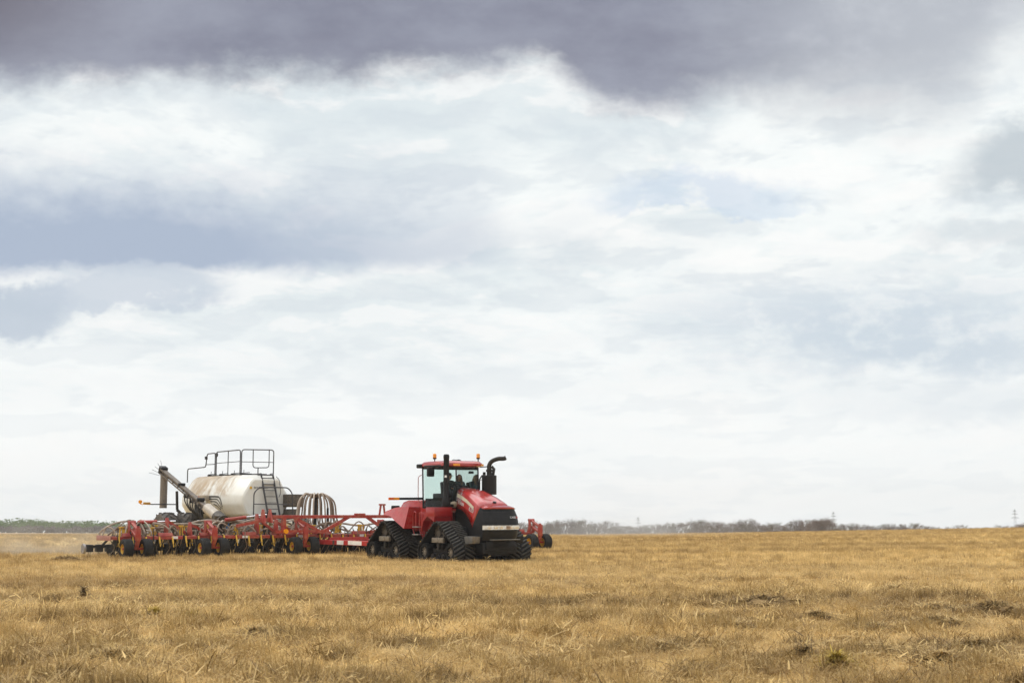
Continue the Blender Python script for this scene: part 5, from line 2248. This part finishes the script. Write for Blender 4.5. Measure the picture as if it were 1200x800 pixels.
def make_tree_proto(seed, H, spread, ntw, leafmat, multi=1):
    o, c, k = bare_tree(seed, H, spread, ntw, leafmat, multi)
    for x in (o, c):
        x.data.transform(Matrix.Scale(k, 4))
    e = empty('bare_tree')
    o.parent = e
    c.parent = e
    return e


def place(px, D):
    return (px - 600) * D / 1681.0, D


def build_trees():
    rng = random.Random(21)
    protos = []
    for s in range(7):
        protos.append(make_tree_proto(40 + s, 10, [.75, 1.0, .6, .9, .8, 1.1, .7][s], 900, TWIG if s % 3 else TWIG_G, 1 if s < 5 else 2))
    used = set()

    def put(px, D, h, w, pi, label, group, name='bare_tree'):
        pr = protos[pi]
        if pi in used:
            e = copy_tree(pr)
        else:
            e = pr
            used.add(pi)
        e.name = name
        x, y = place(px, D)
        e.location = (x, y, gz(x, y) - .1)
        e.rotation_euler = (0, 0, rng.uniform(0, 6.28))
        e.scale = (w / 10, w / 10, h / 10)
        tag(e, label, 'tree', group)
        return e
    G1, L1 = 'pale hazy trees in the far line behind the middle of the field', 'pale bare tree in the hazy far line just right of the tractor'
    G2, L2 = 'grey bare trees in the line behind the right half of the field', 'grey bare tree in the treeline between the pale haze and the round bushy tree'
    G3, L3 = 'darker bare trees right of the round bushy tree', 'dark brownish bare tree in the low treeline right of the round bushy tree'
    G4, L4 = 'tiny distant trees on the right horizon', 'tiny bare tree on the far right horizon near the lattice mast'
    # outline of the tops along the picture: height above the eye line in photo pixels
    prof = [(640, 12), (660, 14), (680, 16), (690, 13), (705, 11), (715, 14), (725, 9), (735, 7), (760, 7), (775, 10), (790, 12), (800, 9), (812, 15), (830, 13), (845, 11), (860, 13), (880, 15), (895, 12),
            (905, 10), (915, 10), (925, 13), (935, 15), (945, 12), (955, 15), (968, 16), (980, 8), (1000, 9), (1030, 8), (1045, 9), (1060, 8), (1074, 11), (1088, 7)]
    px = 600.0
    while px < 1092:
        D = 860 if px < 735 else (720 if px < 805 else (620 if px < 900 else 520))
        D *= rng.uniform(.95, 1.06)
        hp = np.interp(px, [p[0] for p in prof], [p[1] for p in prof]) * rng.uniform(.72, 1.08)
        x, y = place(px, D)
        h = hp * D / 1696 + EYE - gz(x, y) + .1
        w = h * rng.uniform(.75, 1.15)
        if px < 805:
            put(px, D, h, w, rng.randrange(7), L1, G1)
        elif px < 975:
            put(px, D, h, w, rng.randrange(7), L2, G2)
        else:
            put(px, D, h * 1.0, w, rng.randrange(7), L3, G3)
        # undergrowth tree behind
        D2 = D + 22
        hp2 = hp * rng.uniform(.45, .75)
        px2 = px + rng.uniform(-3, 3)
        x, y = place(px2, D2)
        h = hp2 * D2 / 1696 + EYE - gz(x, y)
        e2 = put(px2, D2, h * 1.6, h * 1.5, rng.randrange(5, 7), L1 if px < 805 else (L2 if px < 975 else L3), G1 if px < 805 else (G2 if px < 975 else G3))
        e2.location.z -= h * .6
        px += rng.uniform(3.4, 5.0)
    px = 1094.0
    while px < 1215:
        hp = rng.uniform(4.5, 8.5) if 1108 < px < 1135 or px > 1165 else rng.uniform(3.5, 6)
        D = 800 * rng.uniform(.95, 1.05)
        x, y = place(px, D)
        h = hp * D / 1696 + EYE - gz(x, y)
        put(px, D, h, h * .8, rng.randrange(7), L4, G4)
        px += rng.uniform(4, 6.5)
    # the round bushy tree and the dark one at the frame edge
    bush = make_tree_proto(77, 10, 1.15, 3200, TWIG, 4)
    for pxx, D, hp, wpx, label in ((961, 480, 17, 30, 'large round bushy bare tree standing above the right treeline beside a lattice mast'),
                                   (1199, 560, 11, 18, 'dark rounded tree at the right edge on the horizon')):
        e = bush if pxx == 961 else copy_tree(bush)
        e.name = 'round_tree'
        x, y = place(pxx, D)
        h = hp * D / 1696 + EYE - gz(x, y)
        e.location = (x, y, gz(x, y) - .1)
        w = wpx * D / 1681
        e.scale = (w / 9, w / 9, h / 10)
        tag(e, label, 'tree')

    # the wood on the left: one mass, leafy tops behind a grey edge
    r2 = np.random.default_rng(9)
    V, F, M = [], [], []
    for k in range(520):
        pxx = r2.uniform(-60, 330)
        back = r2.uniform() < .55
        D = r2.uniform(690, 740) if back else r2.uniform(640, 680)
        x, y = place(pxx, D)
        z0 = gz(x, y)
        tp = (9.8 + 2.2 * math.sin(pxx * .05) * math.sin(pxx * .021 + 1) + r2.uniform(-2.2, 1.9)) if back else r2.uniform(2.8, 5.6)
        h = tp * D / 1696 + EYE - z0
        w = h * r2.uniform(.22, .36)
        n = 110
        # lumpy crown: a few clumps
        cl = r2.normal(0, 1, (7, 3)) * [w * .6, w * .6, h * .16] + [x, y, z0 + h * (.60 if back else .5)]
        for _ in range(n):
            c = cl[r2.integers(0, 7)] + r2.normal(0, 1, 3) * [w * .42, w * .42, h * .11]
            c[2] = min(max(c[2], z0 + .2), z0 + h)
            a, b = r2.normal(0, 1, 3), r2.normal(0, 1, 3)
            a /= np.linalg.norm(a)
            b -= a * a.dot(b)
            b /= np.linalg.norm(b)
            s = r2.uniform(.22, .55)
            i = len(V)
            V += [c - a * s, c + b * s * .8, c + a * s, c - b * s * .8]
            F.append((i, i + 1, i + 2, i + 3))
            M.append(0 if back and c[2] > z0 + h * .28 else 1)
        # stem
        for t in range(1 if back else 2):
            i = len(V)
            q = np.array([x + r2.normal(0, .5 * w), y, z0])
            wd = .10
            V += [q + [-wd, 0, -.5], q + [wd, 0, -.5], q + [wd * .5, 0, h * .7], q + [-wd * .5, 0, h * .7]]
            F.append((i, i + 1, i + 2, i + 3))
            M.append(1)
    o = mesh_np('far_wood', V, F, [SPRING, MAUVE])
    o.data.polygons.foreach_set('material_index', np.array(M, np.int32))
    tag(o, 'far wood with green spring tops above a grey edge on the left horizon', 'wood', kind='stuff')


build_trees()


# lattice masts of a power line
def make_mast(px, D, top_px, label):
    x, y = place(px, D)
    z0 = gz(x, y)
    H = top_px * D / 1696 + EYE - z0
    e = empty('lattice_mast', (x, y, z0))
    tag(e, label, 'power pylon', 'lattice power masts beyond the trees')
    m = MB()
    bw, tw = H * .075, H * .012
    steel = mat('galvanised_lattice', (.20, .21, .22), .6, metal=.2)
    N = 7
    r = .032
    for k in range(N):
        t0, t1 = k / N, (k + 1) / N
        w0, w1 = bw + (tw - bw) * t0 ** .8, bw + (tw - bw) * t1 ** .8
        for sx, sy in ((1, 1), (1, -1), (-1, 1), (-1, -1)):
            m.bar((sx * w0, sy * w0, H * t0), (sx * w1, sy * w1, H * t1), r * 1.3, r * 1.3)
        for s in (-1, 1):
            m.bar((-w0, s * w0, H * t0), (w1, s * w1, H * t1), r, r)
            m.bar((w0, s * w0, H * t0), (-w1, s * w1, H * t1), r, r)
            m.bar((s * w0, -w0, H * t0), (s * w1, w1, H * t1), r, r)
    m.build('lattice_body', steel, e)
    for t, L in ((.66, .15), (.80, .11), (.90, .08)):
        m = MB()
        m.bar((-H * L, 0, H * t), (H * L, 0, H * t), .2, .15)
        m.bar((-H * L, 0, H * t), (0, 0, H * (t + .04)), .2, .14)
        m.bar((H * L, 0, H * t), (0, 0, H * (t + .04)), .2, .14)
        m.build('cross_arm', steel, e)
    return e


make_mast(1190, 900, 25, 'lattice power mast standing over the low trees at the far right')
make_mast(977, 900, 22, 'thin lattice power mast beside the round bushy tree')
make_mast(748, 1000, 16, 'faint lattice power mast above the hazy middle treeline')

# ------------------------------------------------------------------ small things in the stubble


def straw_heap(px, py, w, h, dark, label, seed, name='straw_heap', green=None, cat='straw heap'):
    """matted heap of straw: low mound covered with lying and leaning stalks"""
    rng = np.random.default_rng(seed)
    # find the ground point under the pixel
    lo, hi = 9.0, 120.0
    for _ in range(40):
        D = (lo + hi) / 2
        x, y = place(px, D)
        yy = 621 - (gz(x, y) - EYE) / D * 1696
        if yy > py:
            lo = D
        else:
            hi = D
    x, y = place(px, D)
    e = empty(name, (x, y, gz(x, y) + float(lump(x, y))))
    V, F = [], []
    n = int(560 * max(.4, min(1.6, w)))
    mi = []
    for _ in range(n):
        a = rng.uniform(0, 6.283)
        k_ = 0 if rng.uniform() < (.12 if cat == 'weed' else .40) else 1
        mi += [k_, k_]
        q = abs(rng.normal(0, .42))
        px_, py_ = q * math.cos(a) * w * .6, q * math.sin(a) * w * .35
        zz = h * 1.3 * math.exp(-q * q * 2.2) * rng.uniform(.5, 1.0) + .03
        tilt = rng.uniform(.85, 1.55)
        b = rng.uniform(0, 6.283)
        L = rng.uniform(.08, .22)
        d = np.array([math.sin(tilt) * math.cos(b), math.sin(tilt) * math.sin(b), math.cos(tilt) * .8])
        s = np.array([-math.sin(b), math.cos(b), 0]) * .0055
        p = np.array([px_, py_, zz])
        i = len(V)
        V += [p - s, p + s, p + d * L * .5 + s, p + d * L * .5 - s, p + d * L + s * .5 - [0, 0, .02], p + d * L - s * .5 - [0, 0, .02]]
        F += [(i, i + 1, i + 2, i + 3), (i + 3, i + 2, i + 4, i + 5)]
    c = mesh_np('stalks', V, F, [green, green] if green else [STRAW_D, STRAW], e)
    c.data.polygons.foreach_set('material_index', np.array(mi, np.int32))
    m = MB()
    m.sphere((0, 0, 0), 1, (w * .36, w * .22, h * .9), 16)
    for v in m.bm.verts:
        v.co += Vector((rng.normal(0, .03), rng.normal(0, .03), rng.normal(0, .02))) * w
    m.build('mound', mat('damp_straw_mat', (.24, .16, .072), .95, col2=(.13, .085, .042), nscale=9, spec=.05) if dark else mat('straw_mat', (.26, .17, .08), .95, nscale=9, spec=.05), e)
    tag(e, label, cat)
    return e


HEAPS = [(893, 712, 1.7, .17, 1, 'long dark matted straw heap left of the right hand heaps'),
         (1043, 697, .9, .15, 1, 'dark straw heap nearest the smooth stubble, upper one right of centre'),
         (1083, 698, .5, .12, 1, 'small black looking straw clump just right of the upper dark heap'),
         (1092, 717, 1.1, .13, 1, 'flat dark straw heap below the small black clump'),
         (955, 725, .7, .10, 1, 'low dark straw heap in front of the long matted heap'),
         (1160, 722, 1.3, .18, 1, 'large slanting straw heap near the right edge of the field'),
         (826, 730, .8, .08, 1, 'flat dark straw patch left of the low heap, in the middle distance'),
         (1020, 740, .9, .10, 1, 'broad dark straw patch in front of the right hand heaps'),
         (80, 657, 1.5, .16, 1, 'small straw heap by the near end of the drill'),
         (1095, 780, .45, .12, 1, 'dark hollow clump of straw in the right foreground'),
         (938, 774, .25, .10, 1, 'little dark clump of straw in the foreground below the heaps'),
         (630, 780, .22, .09, 1, 'little dark clod in the foreground below the tractor'),
         (1090, 735, 1.0, .12, 1, 'wide flat dark straw heap below the flat heap on the right'),
         (700, 700, .9, .08, 1, 'thin dark straw patch below the right end of the drill'),
         (860, 738, .6, .09, 1, 'small brown straw clump below the long matted heap'),
         (1140, 765, .8, .11, 1, 'ragged dark straw clump near the bottom right corner'),
         (775, 765, .5, .08, 1, 'small dark straw patch in the foreground right of centre'),
         (300, 745, .7, .08, 1, 'brown straw patch in the left foreground below the green tufts'),
         (140, 775, .8, .10, 1, 'brown ragged straw clump in the left bottom foreground')]
for i_, (px, py, w, h, dk, lab) in enumerate(HEAPS):
    straw_heap(px, py, w * 1.45, h * .85, dk, lab, 100 + i_)
straw_heap(184, 724, .42, .12, 0, 'yellow green tuft of regrowth in the stubble at left', 150, 'green_tuft', GREENISH, 'grass tuft')
straw_heap(228, 728, .40, .09, 0, 'flatter yellow green tuft right of the first green tuft', 151, 'green_tuft', GREENISH, 'grass tuft')
straw_heap(976, 786, .50, .13, 0, 'yellowish grass tuft in the right foreground', 152, 'green_tuft', GREENISH, 'grass tuft')
straw_heap(101, 706, .22, .20, 0, 'tall brown dead weed standing in the stubble at left', 153, 'dead_weed', STRAW_D, 'weed')

# ------------------------------------------------------------------ air


def volume_box(name, lo, hi, color, dens, label, cat, noise=None):
    m = bpy.data.materials.new(name + '_air')
    m.use_nodes = True
    g = NT(m.node_tree)
    out = g.n('ShaderNodeOutputMaterial')
    v = g.n('ShaderNodeVolumePrincipled')
    v.inputs['Color'].default_value = (*color, 1)
    v.inputs['Density'].default_value = dens
    v.inputs['Anisotropy'].default_value = .2
    g.l(v.outputs[0], out.inputs['Volume'])
    if noise:
        P = g.n('ShaderNodeTexCoord').outputs['Generated']
        n = g.noise(P, noise, 4, .6)
        vm = g.n('ShaderNodeVectorMath', operation='SUBTRACT')
        g.l(P, vm.inputs[0])
        vm.inputs[1].default_value = (.5, .5, .12)
        ln = g.n('ShaderNodeVectorMath', operation='LENGTH')
        sc = g.n('ShaderNodeVectorMath', operation='MULTIPLY')
        g.l(vm.outputs[0], sc.inputs[0])
        sc.inputs[1].default_value = (2, 2, 1.2)
        g.l(sc.outputs[0], ln.inputs[0])
        d = g.m('MULTIPLY', g.ss(ln.outputs['Value'], .95, .1), g.ss(n, .35, .65, .15, 1.0))
        g.l(g.m('MULTIPLY', d, dens), v.inputs['Density'])
    mb = MB()
    c = [(a + b) / 2 for a, b in zip(lo, hi)]
    mb.box(c, [b - a for a, b in zip(lo, hi)])
    o = mb.build(name, m, smooth=0)
    o.display_type = 'WIRE'
    tag(o, label, cat, kind='stuff')
    return o


volume_box('haze', (-1500, -80, -8), (1500, 1400, 40), (1.0, .985, .96), .00026, 'pale haze in the air over the field', 'haze')
x, y = rig(-13.2, -11.6)
z = gz(x, y)
volume_box('dust', (x - 4.0, y - 3, z - .3), (x + 5.0, y + 4, z + 2.2), (.97, .86, .68), .42, 'tan dust drifting behind the near end of the drill', 'dust', 3.0)
volume_box('dust', (0, 100, .2), (24, 150, 4.6), (1.0, .95, .88), .026, 'thin pale dust drifting over the field beyond the tractor', 'dust', 2.0)
